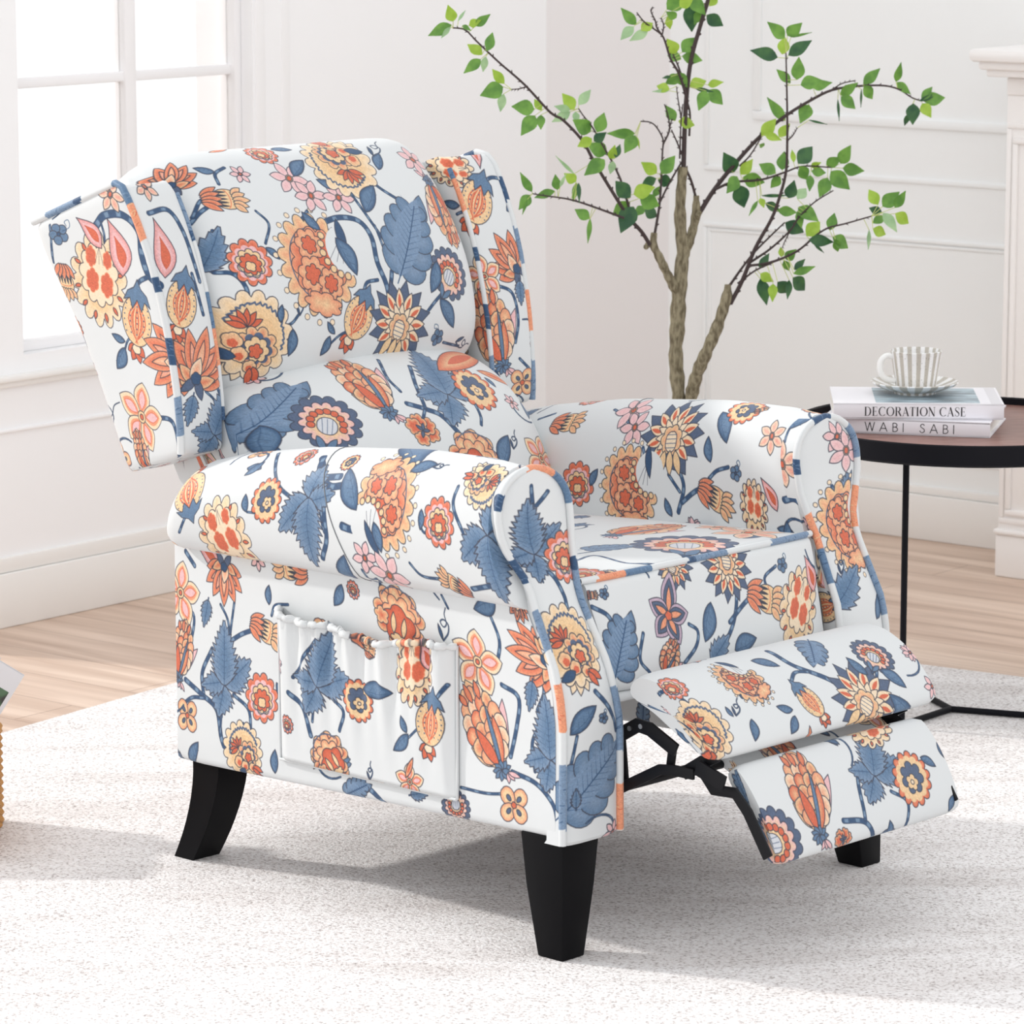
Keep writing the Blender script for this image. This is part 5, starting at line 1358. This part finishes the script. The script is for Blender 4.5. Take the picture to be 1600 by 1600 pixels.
TWIGS = [
 ([(-0.0580,-0.0400,0.7590),(-0.0728,-0.0575,0.7832),(-0.0945,-0.0750,0.8083),(-0.1184,-0.0925,0.8449),(-0.1597,-0.1100,0.9126),(-0.1833,-0.1275,0.9555),(-0.2182,-0.1450,0.9935),(-0.2413,-0.1625,1.0085),(-0.2872,-0.1800,1.0587),(-0.3327,-0.1975,1.0994),(-0.3723,-0.2150,1.1376),(-0.3924,-0.2325,1.1587),(-0.4136,-0.2500,1.1630)],0.0038,0.0014),
 ([(-0.1069,-0.1000,0.8131),(-0.1478,-0.1080,0.8290),(-0.1885,-0.1160,0.8437),(-0.2176,-0.1240,0.8514),(-0.2523,-0.1320,0.8567),(-0.2731,-0.1400,0.8610)],0.0024,0.0012),
 ([(-0.0947,-0.0800,0.8205),(-0.1098,-0.0700,0.8720),(-0.1237,-0.0600,0.9037),(-0.1410,-0.0500,0.9343),(-0.1643,-0.0400,0.9742),(-0.1793,-0.0300,0.9921),(-0.1885,-0.0200,1.0054)],0.0026,0.0012),
 ([(-0.0484,-0.0300,0.7768),(-0.0402,-0.0214,0.8265),(-0.0366,-0.0129,0.8727),(-0.0343,-0.0043,0.9247),(-0.0330,0.0043,0.9475),(-0.0457,0.0129,0.9703),(-0.0572,0.0214,0.9778),(-0.0734,0.0300,0.9784)],0.0027,0.0012),
 ([(-0.0331,0.0000,0.9384),(-0.0215,0.0000,0.9654),(-0.0253,0.0000,0.9946),(-0.0312,0.0000,1.0121)],0.0019,0.0011),
 ([(-0.0227,0.0000,0.9630),(-0.0170,0.0000,0.9853)],0.0015,0.0011),
 ([(-0.0425,-0.0200,0.8264),(-0.0224,-0.0100,0.8666),(0.0035,0.0000,0.9103)],0.0019,0.0017),
 ([(0.0048,0.0000,0.8915),(0.0068,0.0050,0.9708),(0.0101,0.0100,1.0290),(0.0180,0.0150,1.0928),(0.0353,0.0200,1.1566),(0.0491,0.0250,1.2028),(0.0583,0.0300,1.2548)],0.0047,0.0036),
 ([(0.0059,0.0000,0.9103),(-0.0077,-0.0100,0.9427),(-0.0188,-0.0200,0.9669)],0.0019,0.0012),
 ([(0.0109,0.0000,1.0180),(-0.0039,-0.0086,1.0651),(-0.0208,-0.0171,1.0947),(-0.0307,-0.0257,1.1241),(-0.0381,-0.0343,1.1396),(-0.0571,-0.0429,1.1539),(-0.0725,-0.0514,1.1658),(-0.0845,-0.0600,1.1811)],0.0028,0.0012),
 ([(-0.0383,-0.0400,1.1399),(-0.0478,-0.0425,1.1538),(-0.0503,-0.0450,1.1655),(-0.0586,-0.0475,1.1829),(-0.0553,-0.0500,1.1910)],0.0018,0.0011),
 ([(-0.0372,-0.0400,1.1410),(-0.0348,-0.0350,1.1569),(-0.0393,-0.0300,1.1705)],0.0015,0.0011),
 ([(0.0125,0.0100,1.0231),(-0.0029,0.0167,1.0729),(-0.0145,0.0233,1.1005),(-0.0178,0.0300,1.1095)],0.0024,0.0013),
 ([(-0.0024,0.0000,0.9126),(-0.0010,-0.0100,0.9778),(0.0018,-0.0200,1.0135)],0.0017,0.0011),
 ([(-0.0006,0.0000,0.9888),(-0.0074,-0.0150,1.0248),(-0.0105,-0.0300,1.0467)],0.0015,0.0009),
 ([(0.0158,0.0200,0.9521),(0.0167,0.0200,0.9932),(0.0106,0.0200,1.0189)],0.0021,0.0018),
 ([(0.0285,0.0200,0.8403),(0.0196,0.0100,0.8706),(0.0071,0.0000,0.8986)],0.0026,0.0024),
 ([(0.0335,0.0200,0.8072),(0.0623,0.0364,0.8506),(0.0983,0.0527,0.8941),(0.1461,0.0691,0.9448),(0.1941,0.0855,0.9826),(0.2424,0.1018,1.0110),(0.2851,0.1182,1.0300),(0.3340,0.1345,1.0361),(0.3833,0.1509,1.0362),(0.4149,0.1673,1.0280),(0.4409,0.1836,1.0114),(0.4608,0.2000,1.0043)],0.0047,0.0013),
 ([(0.2852,0.1200,1.0299),(0.3029,0.1200,1.0418),(0.3290,0.1200,1.0477)],0.0014,0.0011),
 ([(0.0655,0.0300,0.8535),(0.0975,0.0340,0.8661),(0.1508,0.0380,0.8705),(0.1923,0.0420,0.8832),(0.2279,0.0460,0.8946),(0.2815,0.0500,0.8919)],0.0028,0.0012),
 ([(0.1099,0.0500,0.8943),(0.1298,0.0500,0.9144),(0.1507,0.0500,0.9486)],0.0017,0.0012),
 ([(0.0896,-0.0600,0.6518),(0.1110,-0.0667,0.6962),(0.1333,-0.0733,0.7555),(0.1614,-0.0800,0.8088),(0.1756,-0.0867,0.8502),(0.1862,-0.0933,0.8972),(0.1873,-0.1000,0.9556),(0.1862,-0.1067,1.0023),(0.1839,-0.1133,1.0601),(0.1816,-0.1200,1.1120)],0.0043,0.0013),
 ([(0.0875,-0.0500,0.6825),(0.1125,-0.0375,0.7164),(0.1365,-0.0250,0.7445),(0.1663,-0.0125,0.7726),(0.1916,0.0000,0.7950)],0.0026,0.0014),
 ([(0.1222,-0.0700,0.7271),(0.1633,-0.0617,0.7543),(0.1985,-0.0533,0.7862),(0.2141,-0.0450,0.8088),(0.2366,-0.0367,0.8303),(0.2524,-0.0283,0.8412),(0.2786,-0.0200,0.8557)],0.0024,0.0012),
 ([(0.1199,-0.0700,0.7224),(0.1616,-0.0917,0.7318),(0.2063,-0.1133,0.7540),(0.2389,-0.1350,0.7853),(0.2601,-0.1567,0.8014),(0.2869,-0.1783,0.8105),(0.3328,-0.2000,0.8264)],0.0026,0.0013),
 ([(0.1033,-0.0600,0.6895),(0.1334,-0.0800,0.7153),(0.1633,-0.1000,0.7315)],0.0021,0.0014),
 ([(0.1873,-0.1000,0.9533),(0.1965,-0.1000,0.9614),(0.2055,-0.1000,0.9764)],0.0014,0.0009),
 ([(0.1988,-0.0500,0.7859),(0.1885,-0.0500,0.7648),(0.1840,-0.0500,0.7530)],0.0012,0.0008),
 ([(-0.2816,-0.2000,1.0577),(-0.2964,-0.2000,1.0532),(-0.3111,-0.2000,1.0520)],0.0014,0.0009),
]
LEAVES = [
 ((-0.4135,-0.2563,1.1745),(-0.4210,-0.2722,1.1997),0.50,'L'),
 ((-0.4169,-0.2525,1.1687),(-0.4516,-0.2663,1.1526),0.40,'M'),
 ((-0.4190,-0.2604,1.1646),(-0.4325,-0.2643,1.1481),0.30,'P'),
 ((-0.4047,-0.2400,1.1748),(-0.3935,-0.2280,1.1910),0.20,'P'),
 ((-0.3857,-0.2261,1.1663),(-0.3675,-0.2373,1.1747),0.50,'L'),
 ((-0.3743,-0.2316,1.1654),(-0.3517,-0.2406,1.1838),0.40,'M'),
 ((-0.3968,-0.2404,1.1670),(-0.3842,-0.2561,1.1599),0.30,'M'),
 ((-0.3541,-0.2219,1.1211),(-0.3451,-0.2048,1.1495),0.40,'M'),
 ((-0.3633,-0.2071,1.1135),(-0.3861,-0.1948,1.1298),0.50,'L'),
 ((-0.3656,-0.2078,1.1057),(-0.3916,-0.2201,1.0850),0.40,'M'),
 ((-0.3565,-0.2021,1.1099),(-0.3612,-0.1970,1.0858),0.40,'P'),
 ((-0.3237,-0.1944,1.0619),(-0.3430,-0.1802,1.0837),0.40,'L'),
 ((-0.3259,-0.1909,1.0560),(-0.3611,-0.2074,1.0435),0.60,'M'),
 ((-0.3248,-0.1975,1.0439),(-0.3305,-0.1906,1.0151),0.40,'P'),
 ((-0.2699,-0.1624,1.0142),(-0.3054,-0.1752,1.0197),0.60,'M'),
 ((-0.2688,-0.1631,1.0029),(-0.2906,-0.1796,0.9733),0.50,'M'),
 ((-0.2573,-0.1521,1.0112),(-0.2687,-0.1375,1.0285),0.40,'L'),
 ((-0.2585,-0.1614,1.0039),(-0.2585,-0.1693,0.9816),0.50,'M'),
 ((-0.1965,-0.0102,1.0023),(-0.2153,-0.0073,1.0290),0.60,'L'),
 ((-0.1884,-0.0108,1.0117),(-0.1683,0.0031,1.0353),0.40,'P'),
 ((-0.2037,-0.0198,1.0030),(-0.2294,-0.0232,1.0091),0.40,'P'),
 ((-0.2036,-0.0176,0.9994),(-0.2329,-0.0204,0.9832),0.40,'P'),
 ((-0.1945,-0.0281,1.0001),(-0.1922,-0.0359,0.9821),0.50,'P'),
 ((-0.1664,-0.0325,0.9643),(-0.1948,-0.0508,0.9843),0.60,'M'),
 ((-0.1551,-0.0509,0.9646),(-0.1435,-0.0458,0.9956),0.60,'M'),
 ((-0.1661,-0.1328,0.9594),(-0.1891,-0.1314,0.9466),0.60,'L'),
 ((-0.1626,-0.1282,0.9544),(-0.1432,-0.1345,0.9687),0.60,'D'),
 ((-0.1372,-0.0381,0.9251),(-0.1690,-0.0502,0.9413),0.60,'M'),
 ((-0.1424,-0.1121,0.9197),(-0.1750,-0.1240,0.8964),0.50,'M'),
 ((-0.1306,-0.0568,0.9162),(-0.1240,-0.0658,0.9390),0.50,'L'),
 ((-0.1215,-0.0635,0.9191),(-0.1144,-0.0536,0.9404),0.40,'D'),
 ((-0.1262,-0.0643,0.9133),(-0.1307,-0.0620,0.8922),0.50,'P'),
 ((-0.0835,0.0397,0.9553),(-0.1288,0.0237,0.9565),0.30,'M'),
 ((-0.0830,0.0195,0.9533),(-0.1008,0.0086,0.9260),0.60,'M'),
 ((-0.0801,0.0364,0.9497),(-0.0751,0.0410,0.9293),0.20,'L'),
 ((-0.0452,-0.0192,0.8873),(-0.0701,-0.0259,0.9054),0.60,'L'),
 ((-0.0359,-0.0206,0.8863),(-0.0151,-0.0222,0.9157),0.60,'M'),
 ((-0.0465,-0.0238,0.8783),(-0.0707,-0.0159,0.8647),0.50,'D'),
 ((-0.0422,-0.0034,0.8742),(-0.0179,0.0148,0.8690),0.60,'D'),
 ((-0.0951,-0.0869,0.8491),(-0.1191,-0.0685,0.8741),0.70,'D'),
 ((-0.0891,-0.0816,0.8544),(-0.0558,-0.0900,0.8668),0.70,'L'),
 ((-0.0504,-0.0088,0.8429),(-0.0383,0.0022,0.8607),0.40,'M'),
 ((-0.0775,-0.0821,0.8475),(-0.0453,-0.0644,0.8330),0.60,'M'),
 ((-0.0959,-0.0771,0.8400),(-0.1234,-0.0644,0.8166),0.50,'M'),
 ((-0.0891,-0.0850,0.8326),(-0.1102,-0.0973,0.7919),0.60,'D'),
 ((-0.0683,-0.0213,0.8265),(-0.0840,-0.0359,0.8126),0.50,'M'),
 ((-0.0448,-0.0228,0.8078),(-0.0642,-0.0044,0.8178),0.60,'D'),
 ((-0.1979,-0.1140,0.8944),(-0.2271,-0.1337,0.9238),0.10,'P'),
 ((-0.1946,-0.1269,0.8817),(-0.2133,-0.1401,0.8955),0.60,'L'),
 ((-0.2279,-0.1172,0.8658),(-0.2315,-0.1227,0.8906),0.50,'M'),
 ((-0.2234,-0.1290,0.8726),(-0.2145,-0.1451,0.8937),0.20,'P'),
 ((-0.1930,-0.1044,0.8774),(-0.1988,-0.1075,0.8475),0.30,'M'),
 ((-0.1899,-0.1230,0.8790),(-0.1889,-0.1406,0.8495),0.20,'D'),
 ((-0.2743,-0.1507,0.8654),(-0.2928,-0.1639,0.8965),0.30,'M'),
 ((-0.2777,-0.1358,0.8583),(-0.2950,-0.1498,0.8365),0.50,'M'),
 ((-0.2824,-0.1510,0.8516),(-0.2904,-0.1514,0.8274),0.20,'M'),
 ((-0.2327,-0.1300,0.8646),(-0.2660,-0.1101,0.8524),0.30,'M'),
 ((-0.1699,-0.1171,0.8136),(-0.1931,-0.1159,0.8286),0.60,'M'),
 ((-0.1684,-0.1014,0.8121),(-0.1718,-0.1051,0.7729),0.20,'M'),
 ((-0.0849,-0.0397,1.1583),(-0.1094,-0.0406,1.1849),0.40,'M'),
 ((-0.0900,-0.0576,1.1557),(-0.1109,-0.0612,1.1352),0.50,'P'),
 ((-0.0644,-0.0540,1.1475),(-0.0934,-0.0571,1.1327),0.40,'P'),
 ((-0.0761,-0.0575,1.1488),(-0.0571,-0.0419,1.1607),0.60,'L'),
 ((-0.0286,-0.0221,1.1852),(0.0037,-0.0221,1.2117),0.60,'M'),
 ((-0.0063,-0.0412,1.1906),(0.0163,-0.0511,1.2083),0.60,'L'),
 ((-0.0119,-0.0412,1.1711),(-0.0287,-0.0529,1.1808),0.60,'M'),
 ((-0.0280,-0.0364,1.1731),(-0.0226,-0.0217,1.1517),0.40,'L'),
 ((0.0172,0.0164,1.2032),(0.0387,-0.0015,1.1785),0.50,'M'),
 ((0.0158,0.0353,1.1931),(0.0198,0.0379,1.1475),0.50,'D'),
 ((0.0368,0.0318,1.1793),(0.0251,0.0279,1.1585),0.70,'M'),
 ((0.0461,0.0296,1.1724),(0.0736,0.0358,1.1546),0.70,'D'),
 ((0.0520,0.0320,1.1886),(0.0640,0.0418,1.2068),0.60,'L'),
 ((-0.0087,0.0232,1.1040),(-0.0247,0.0069,1.1270),0.60,'L'),
 ((0.0016,0.0164,1.1056),(0.0255,0.0313,1.1292),0.70,'M'),
 ((0.0000,0.0329,1.0918),(-0.0216,0.0499,1.0978),0.50,'M'),
 ((0.0017,0.0194,1.0984),(0.0349,0.0257,1.0910),0.50,'M'),
 ((-0.0036,-0.0014,1.0647),(-0.0266,0.0043,1.0503),0.60,'M'),
 ((-0.0083,-0.0010,1.0693),(0.0083,0.0001,1.0459),0.70,'M'),
 ((-0.0201,-0.0049,1.0626),(-0.0338,0.0026,1.0598),0.30,'D'),
 ((-0.0235,-0.0356,1.0413),(-0.0439,-0.0186,1.0460),0.50,'L'),
 ((-0.0240,-0.0190,1.0379),(-0.0503,-0.0361,1.0378),0.20,'P'),
 ((0.0163,0.0213,1.0434),(0.0442,0.0398,1.0516),0.50,'L'),
 ((0.0266,0.0140,1.0392),(0.0538,-0.0042,1.0357),0.20,'D'),
 ((0.0491,0.0196,1.0459),(0.0729,0.0047,1.0515),0.40,'L'),
 ((0.0504,0.0212,1.0364),(0.0745,0.0279,1.0125),0.70,'M'),
 ((0.0447,-0.0005,1.0367),(0.0326,-0.0139,1.0061),0.50,'M'),
 ((-0.0110,0.0032,0.9815),(-0.0263,0.0060,1.0059),0.50,'M'),
 ((-0.0054,-0.0041,0.9809),(0.0224,0.0130,0.9738),0.50,'L'),
 ((0.1785,-0.1268,1.1386),(0.1505,-0.1466,1.1647),0.40,'M'),
 ((0.1843,-0.1099,1.1423),(0.2056,-0.1293,1.1627),0.50,'M'),
 ((0.1911,-0.1110,1.1401),(0.2220,-0.1263,1.1477),0.10,'M'),
 ((0.1753,-0.1126,1.1093),(0.1804,-0.1012,1.1362),0.80,'L'),
 ((0.1869,-0.1109,1.1069),(0.2236,-0.1089,1.1309),0.40,'D'),
 ((0.1674,-0.1109,1.1035),(0.1240,-0.1228,1.1156),0.40,'D'),
 ((0.2026,-0.1092,1.0633),(0.2051,-0.1160,1.0992),0.50,'M'),
 ((0.1915,-0.1039,1.0572),(0.1701,-0.0930,1.0784),0.40,'M'),
 ((0.2092,-0.1140,1.0544),(0.2426,-0.1130,1.0624),0.60,'M'),
 ((0.2471,0.0905,1.0366),(0.2763,0.0718,1.0460),0.40,'M'),
 ((0.1967,0.0877,0.9753),(0.1666,0.0873,1.0132),0.30,'M'),
 ((0.1513,0.0588,0.9503),(0.1749,0.0631,0.9771),0.50,'L'),
 ((0.1560,0.0413,0.9540),(0.1829,0.0358,0.9450),0.40,'L'),
 ((0.1726,-0.0936,0.9598),(0.1898,-0.0927,0.9805),0.50,'L'),
 ((0.1478,0.0573,0.9339),(0.1570,0.0709,0.9304),0.50,'M'),
 ((0.2419,0.1097,1.0033),(0.2268,0.0931,0.9749),0.60,'M'),
 ((0.2262,-0.0990,0.9902),(0.2548,-0.1037,0.9836),0.10,'D'),
 ((0.3013,0.1251,1.0201),(0.3289,0.1175,1.0408),0.40,'M'),
 ((0.3014,0.1118,1.0186),(0.3254,0.1113,0.9985),0.60,'M'),
 ((0.2970,0.1294,1.0115),(0.2985,0.1132,0.9782),0.10,'D'),
 ((0.3404,0.1253,1.0308),(0.3402,0.1301,1.0007),0.10,'D'),
 ((0.3456,0.1438,1.0391),(0.3726,0.1443,1.0652),0.40,'M'),
 ((0.3458,0.1330,1.0374),(0.3618,0.1473,1.0138),0.50,'M'),
 ((0.4094,0.1739,1.0419),(0.4155,0.1566,1.0740),0.30,'M'),
 ((0.4108,0.1764,1.0406),(0.4327,0.1643,1.0223),0.40,'M'),
 ((0.4602,0.1953,1.0070),(0.4793,0.2087,1.0277),0.40,'M'),
 ((0.4642,0.1981,1.0044),(0.5015,0.2101,1.0096),0.50,'M'),
 ((0.4551,0.1920,1.0048),(0.4878,0.2070,1.0158),0.20,'D'),
 ((0.4612,0.1922,1.0000),(0.4746,0.1782,0.9782),0.60,'L'),
 ((0.4435,0.1835,1.0006),(0.4422,0.1770,0.9663),0.60,'D'),
 ((0.4343,0.1846,0.9814),(0.4303,0.2008,0.9598),0.30,'D'),
 ((0.1010,0.0578,0.8818),(0.0830,0.0380,0.9154),0.60,'D'),
 ((0.1122,0.0455,0.8793),(0.1321,0.0473,0.9040),0.50,'L'),
 ((0.1162,0.0337,0.8756),(0.1523,0.0423,0.8654),0.60,'M'),
 ((0.1056,0.0336,0.8768),(0.0884,0.0166,0.8512),0.60,'M'),
 ((0.1054,0.0279,0.8620),(0.1185,0.0418,0.8228),0.60,'D'),
 ((0.1767,0.0386,0.8823),(0.1501,0.0492,0.8967),0.60,'M'),
 ((0.1895,0.0537,0.8869),(0.1931,0.0587,0.9172),0.70,'M'),
 ((0.1856,0.0462,0.8757),(0.1707,0.0506,0.8564),0.70,'M'),
 ((0.2098,0.0415,0.9021),(0.2083,0.0580,0.9220),0.30,'L'),
 ((0.2183,0.0452,0.8994),(0.2429,0.0617,0.9264),0.60,'D'),
 ((0.2216,0.0413,0.8950),(0.2349,0.0560,0.8713),0.60,'M'),
 ((0.2439,0.0529,0.8846),(0.2680,0.0574,0.8818),0.70,'M'),
 ((0.2410,0.0446,0.8782),(0.2391,0.0302,0.8535),0.40,'M'),
 ((0.2426,0.0525,0.8929),(0.2586,0.0470,0.9005),0.50,'L'),
 ((0.2711,0.0539,0.8963),(0.2945,0.0392,0.9094),0.50,'M'),
 ((0.2959,0.0400,0.8999),(0.3107,0.0257,0.9305),0.50,'M'),
 ((0.3022,0.0574,0.8901),(0.3355,0.0445,0.8865),0.50,'M'),
 ((0.2800,0.0596,0.8840),(0.3108,0.0545,0.8548),0.70,'M'),
 ((0.2736,0.0518,0.8728),(0.2606,0.0458,0.8414),0.60,'M'),
 ((0.1921,-0.0838,0.8476),(0.1999,-0.1000,0.8770),0.50,'D'),
 ((0.2117,-0.0390,0.8422),(0.2269,-0.0216,0.8582),0.60,'P'),
 ((0.1507,0.0303,0.8417),(0.1960,0.0365,0.8411),0.10,'D'),
 ((0.1486,0.0338,0.8366),(0.1541,0.0259,0.8220),0.60,'L'),
 ((0.1434,0.0266,0.8325),(0.1283,0.0074,0.8108),0.20,'M'),
 ((0.1509,-0.0759,0.8375),(0.1764,-0.0627,0.8234),0.40,'D'),
 ((0.1734,-0.0728,0.8244),(0.2058,-0.0605,0.8197),0.40,'M'),
 ((0.2135,-0.0341,0.8265),(0.2455,-0.0478,0.8056),0.50,'M'),
 ((0.2117,-0.0430,0.8204),(0.2191,-0.0432,0.7922),0.40,'M'),
 ((0.1929,0.0018,0.7948),(0.2251,0.0193,0.7765),0.50,'D'),
 ((0.2221,-0.1288,0.7835),(0.2453,-0.1100,0.8048),0.60,'L'),
 ((0.2256,-0.1442,0.7782),(0.2654,-0.1381,0.7740),0.40,'D'),
 ((0.2628,-0.1525,0.7964),(0.2701,-0.1426,0.8231),0.50,'M'),
 ((0.2675,-0.1538,0.7838),(0.2942,-0.1406,0.7650),0.60,'M'),
 ((0.2715,-0.1614,0.7811),(0.2779,-0.1443,0.7585),0.40,'M'),
 ((0.2355,-0.1373,0.7693),(0.2522,-0.1333,0.7550),0.20,'D'),
 ((0.1837,-0.0405,0.7356),(0.1829,-0.0323,0.7512),0.50,'L'),
 ((0.1909,-0.0546,0.7324),(0.2063,-0.0654,0.7500),0.70,'M'),
 ((0.1412,-0.0842,0.7193),(0.1564,-0.0791,0.7433),0.40,'D'),
 ((0.1851,-0.0881,0.7349),(0.1946,-0.0721,0.7156),0.40,'M'),
 ((0.1426,-0.0824,0.7097),(0.1635,-0.0864,0.6973),0.60,'L'),
 ((0.1434,-0.0724,0.6992),(0.1538,-0.0810,0.6579),0.40,'D'),
 ((0.1648,-0.1021,0.6932),(0.1626,-0.1216,0.6675),0.40,'L'),
 ((0.2004,-0.1209,0.7141),(0.2352,-0.1193,0.7255),0.30,'M'),
 ((0.2024,-0.1087,0.7197),(0.2199,-0.1041,0.7367),0.40,'D'),
 ((0.2006,-0.1033,0.7050),(0.2221,-0.0852,0.6819),0.70,'D'),
 ((0.1942,-0.0970,0.6997),(0.1912,-0.1108,0.6709),0.30,'D'),
 ((0.1723,-0.1104,0.6977),(0.1914,-0.0914,0.6779),0.70,'D'),
 ((0.3450,-0.1883,0.8459),(0.3313,-0.1715,0.8685),0.50,'L'),
 ((0.3522,-0.1975,0.8434),(0.3774,-0.2050,0.8670),0.60,'M'),
 ((0.3728,-0.2098,0.8423),(0.3884,-0.2195,0.8694),0.40,'M'),
 ((0.3744,-0.2067,0.8317),(0.3982,-0.1895,0.8139),0.50,'L'),
 ((0.3519,-0.1906,0.8312),(0.3322,-0.1795,0.8382),0.50,'D'),
 ((0.3525,-0.2084,0.8330),(0.3737,-0.2189,0.8043),0.40,'P'),
 ((0.3349,-0.2048,0.8143),(0.3570,-0.1869,0.8240),0.40,'M'),
 ((0.3347,-0.2081,0.8043),(0.3566,-0.1965,0.7940),0.60,'L'),
 ((0.3291,-0.1957,0.8008),(0.3286,-0.1938,0.7695),0.20,'P'),
]
TG = Vector((0.31, 7.05, 0.0027))
tree = thing('potted_tree', 'slender potted tree with sparse green leaves behind the recliner', 'tree', tuple(TG))
M_bark, nt, b = mat_base('grey_brown_bark', srgb(138, 128, 104), .9)
no, bu = add_bump(nt, b, 160, .7, .004, 4, 'Object', (1, 1, .35))
rp_ = ramp(nt, no.outputs['Fac'], [(.35, srgb(96, 86, 66)), (.62, srgb(150, 141, 116))])
nt.links.new(rp_.outputs['Color'], b.inputs['Base Color'])
M_twig = mat_base('dark_twig', srgb(62, 48, 48), .7)[0]
M_stem = mat_base('pale_leaf_stem', srgb(190, 200, 120), .6)[0]
mb = MB()
for pts, rs in TRUNKS:
    P = cr([(*p, r) for p, r in zip(pts, rs)], max(4, len(pts) * 4))
    rr = [float(q[3]) * (1 + .10 * math.sin(i * 2.1) + .05 * math.sin(i * 5.3)) for i, q in enumerate(P)]
    mb.tube([q[:3] for q in P], rr, 12)
for a, b_ in (((-.010, 0, .26), TRUNKS[0][0][0]), ((.004, -.006, .26), TRUNKS[5][0][0])):
    mb.tube([a, b_], [.0135, .013], 12)
mb.build('trunk', M_bark, tree, 60)
mb = MB(); rg = random.Random(5)
for pts, r0, r1 in TWIGS:
    n = max(6, len(pts) * 4)
    P = cr(pts, n)
    mb.tube([tuple(q) for q in P], [r0 + (r1 - r0) * i / (n - 1) for i in range(n)], 7)
    for i in range(2, n - 1, 2):        # little nodes and buds along the twig
        p = Vector(P[i]); t = (Vector(P[i + 1]) - Vector(P[i - 1])).normalized()
        sd_ = t.cross(Vector((0, 1, 0))).normalized() * rg.choice((-1, 1))
        r = r0 + (r1 - r0) * i / (n - 1)
        mb.tube([p, p + (sd_ + t).normalized() * (r + .004)], [r * .8, r * .35], 5)
mb.build('branches', M_twig, tree, 60)
def leaf_mat(name, c1, c2):
    m, nt, b = mat_base(name, c1, .38, 0, .45)
    tc = nt.nodes.new('ShaderNodeTexCoord'); n = nt.nodes.new('ShaderNodeTexNoise'); n.inputs['Scale'].default_value = 45
    nt.links.new(tc.outputs['Object'], n.inputs['Vector'])
    r = ramp(nt, n.outputs['Fac'], [(.35, c1), (.65, c2)]); nt.links.new(r.outputs['Color'], b.inputs['Base Color'])
    tr = nt.nodes.new('ShaderNodeBsdfTranslucent'); nt.links.new(r.outputs['Color'], tr.inputs['Color'])
    mx = nt.nodes.new('ShaderNodeMixShader'); mx.inputs['Fac'].default_value = .3
    out = nt.nodes['Material Output']
    nt.links.new(b.outputs['BSDF'], mx.inputs[1]); nt.links.new(tr.outputs['BSDF'], mx.inputs[2]); nt.links.new(mx.outputs['Shader'], out.inputs['Surface'])
    return m
LM = [leaf_mat('leaf_light', srgb(150, 186, 60), srgb(172, 204, 82)), leaf_mat('leaf_mid', srgb(92, 140, 62), srgb(120, 168, 74)),
      leaf_mat('leaf_dark', srgb(48, 88, 60), srgb(70, 112, 66)), leaf_mat('leaf_pale', srgb(150, 186, 140), srgb(176, 208, 160)), M_stem]
V = []; F = []; FM = []
view = Vector((0, -1, .12)).normalized()
rg = random.Random(11)
def add_leaf(base, tip, wr, k):
    base, tip = Vector(base), Vector(tip)
    tip = base + (tip - base) * 1.14
    ax = tip - base; Ln = ax.length; ax.normalize()
    nrm = (view + Vector((rg.uniform(-.25, .25), 0, rg.uniform(-.25, .25)))); nrm -= ax * nrm.dot(ax); nrm.normalize()
    sd_ = ax.cross(nrm)
    w = Ln * min(wr, .62) * .52
    i0 = len(V); n = 9
    for i in range(n):
        t = i / (n - 1)
        hw = w * (math.sin(PI * t ** .86) ** .95) * (1.14 - .30 * t) if 0 < t < 1 else 0.0006
        hw *= 1 + .05 * math.sin(i * 7)
        bend = -.10 * Ln * (t - .3) ** 2
        c = base + ax * Ln * t + nrm * (bend)
        fold = hw * .28
        V.extend([c + sd_ * hw + nrm * fold, c, c - sd_ * hw + nrm * fold])
    for i in range(n - 1):
        a = i0 + i * 3
        F.append((a, a + 1, a + 4, a + 3)); F.append((a + 1, a + 2, a + 5, a + 4)); FM.extend([k, k])
def stem(a, b, r=.0006):
    i0 = len(V); a, b = Vector(a), Vector(b); t = (b - a).normalized(); u = t.cross(Vector((0, 1, 0))).normalized(); v = t.cross(u)
    for p in (a, b):
        for q in range(4): V.append(p + (u * math.cos(q * PI / 2) + v * math.sin(q * PI / 2)) * r)
    for q in range(4):
        F.append((i0 + q, i0 + (q + 1) % 4, i0 + 4 + (q + 1) % 4, i0 + 4 + q)); FM.append(4)
TP = [Vector(q) for pts, _, _ in TWIGS for q in cr(pts, len(pts) * 5)]
for base, tip, wr, k in LEAVES:
    add_leaf(base, tip, max(wr, .12) * (1.12 if wr > .2 else 1), 'LMDP'.index(k))
    bv = Vector(base); near = min(TP, key=lambda q: (q - bv).length)
    if (near - bv).length < .06: stem(near, bv)
mesh_obj('foliage', V, F, LM[0], tree, None, 80, mats=LM, fm=FM)
M_pot = mat_base('white_ceramic_pot', srgb(225, 222, 218), .4)[0]
M_soil = mat_base('dark_soil', (.04, .03, .02), .95)[0]
mb = MB(); mb.lathe([(.075, 0), (.082, .004), (.112, .26), (.112, .275), (.104, .275), (.100, .25)]); mb.build('planter', M_pot, tree)
mb = MB(); mb.lathe([(.0, .248), (.101, .25), (.101, .255), (.0, .262)]); mb.build('soil', M_soil, tree)
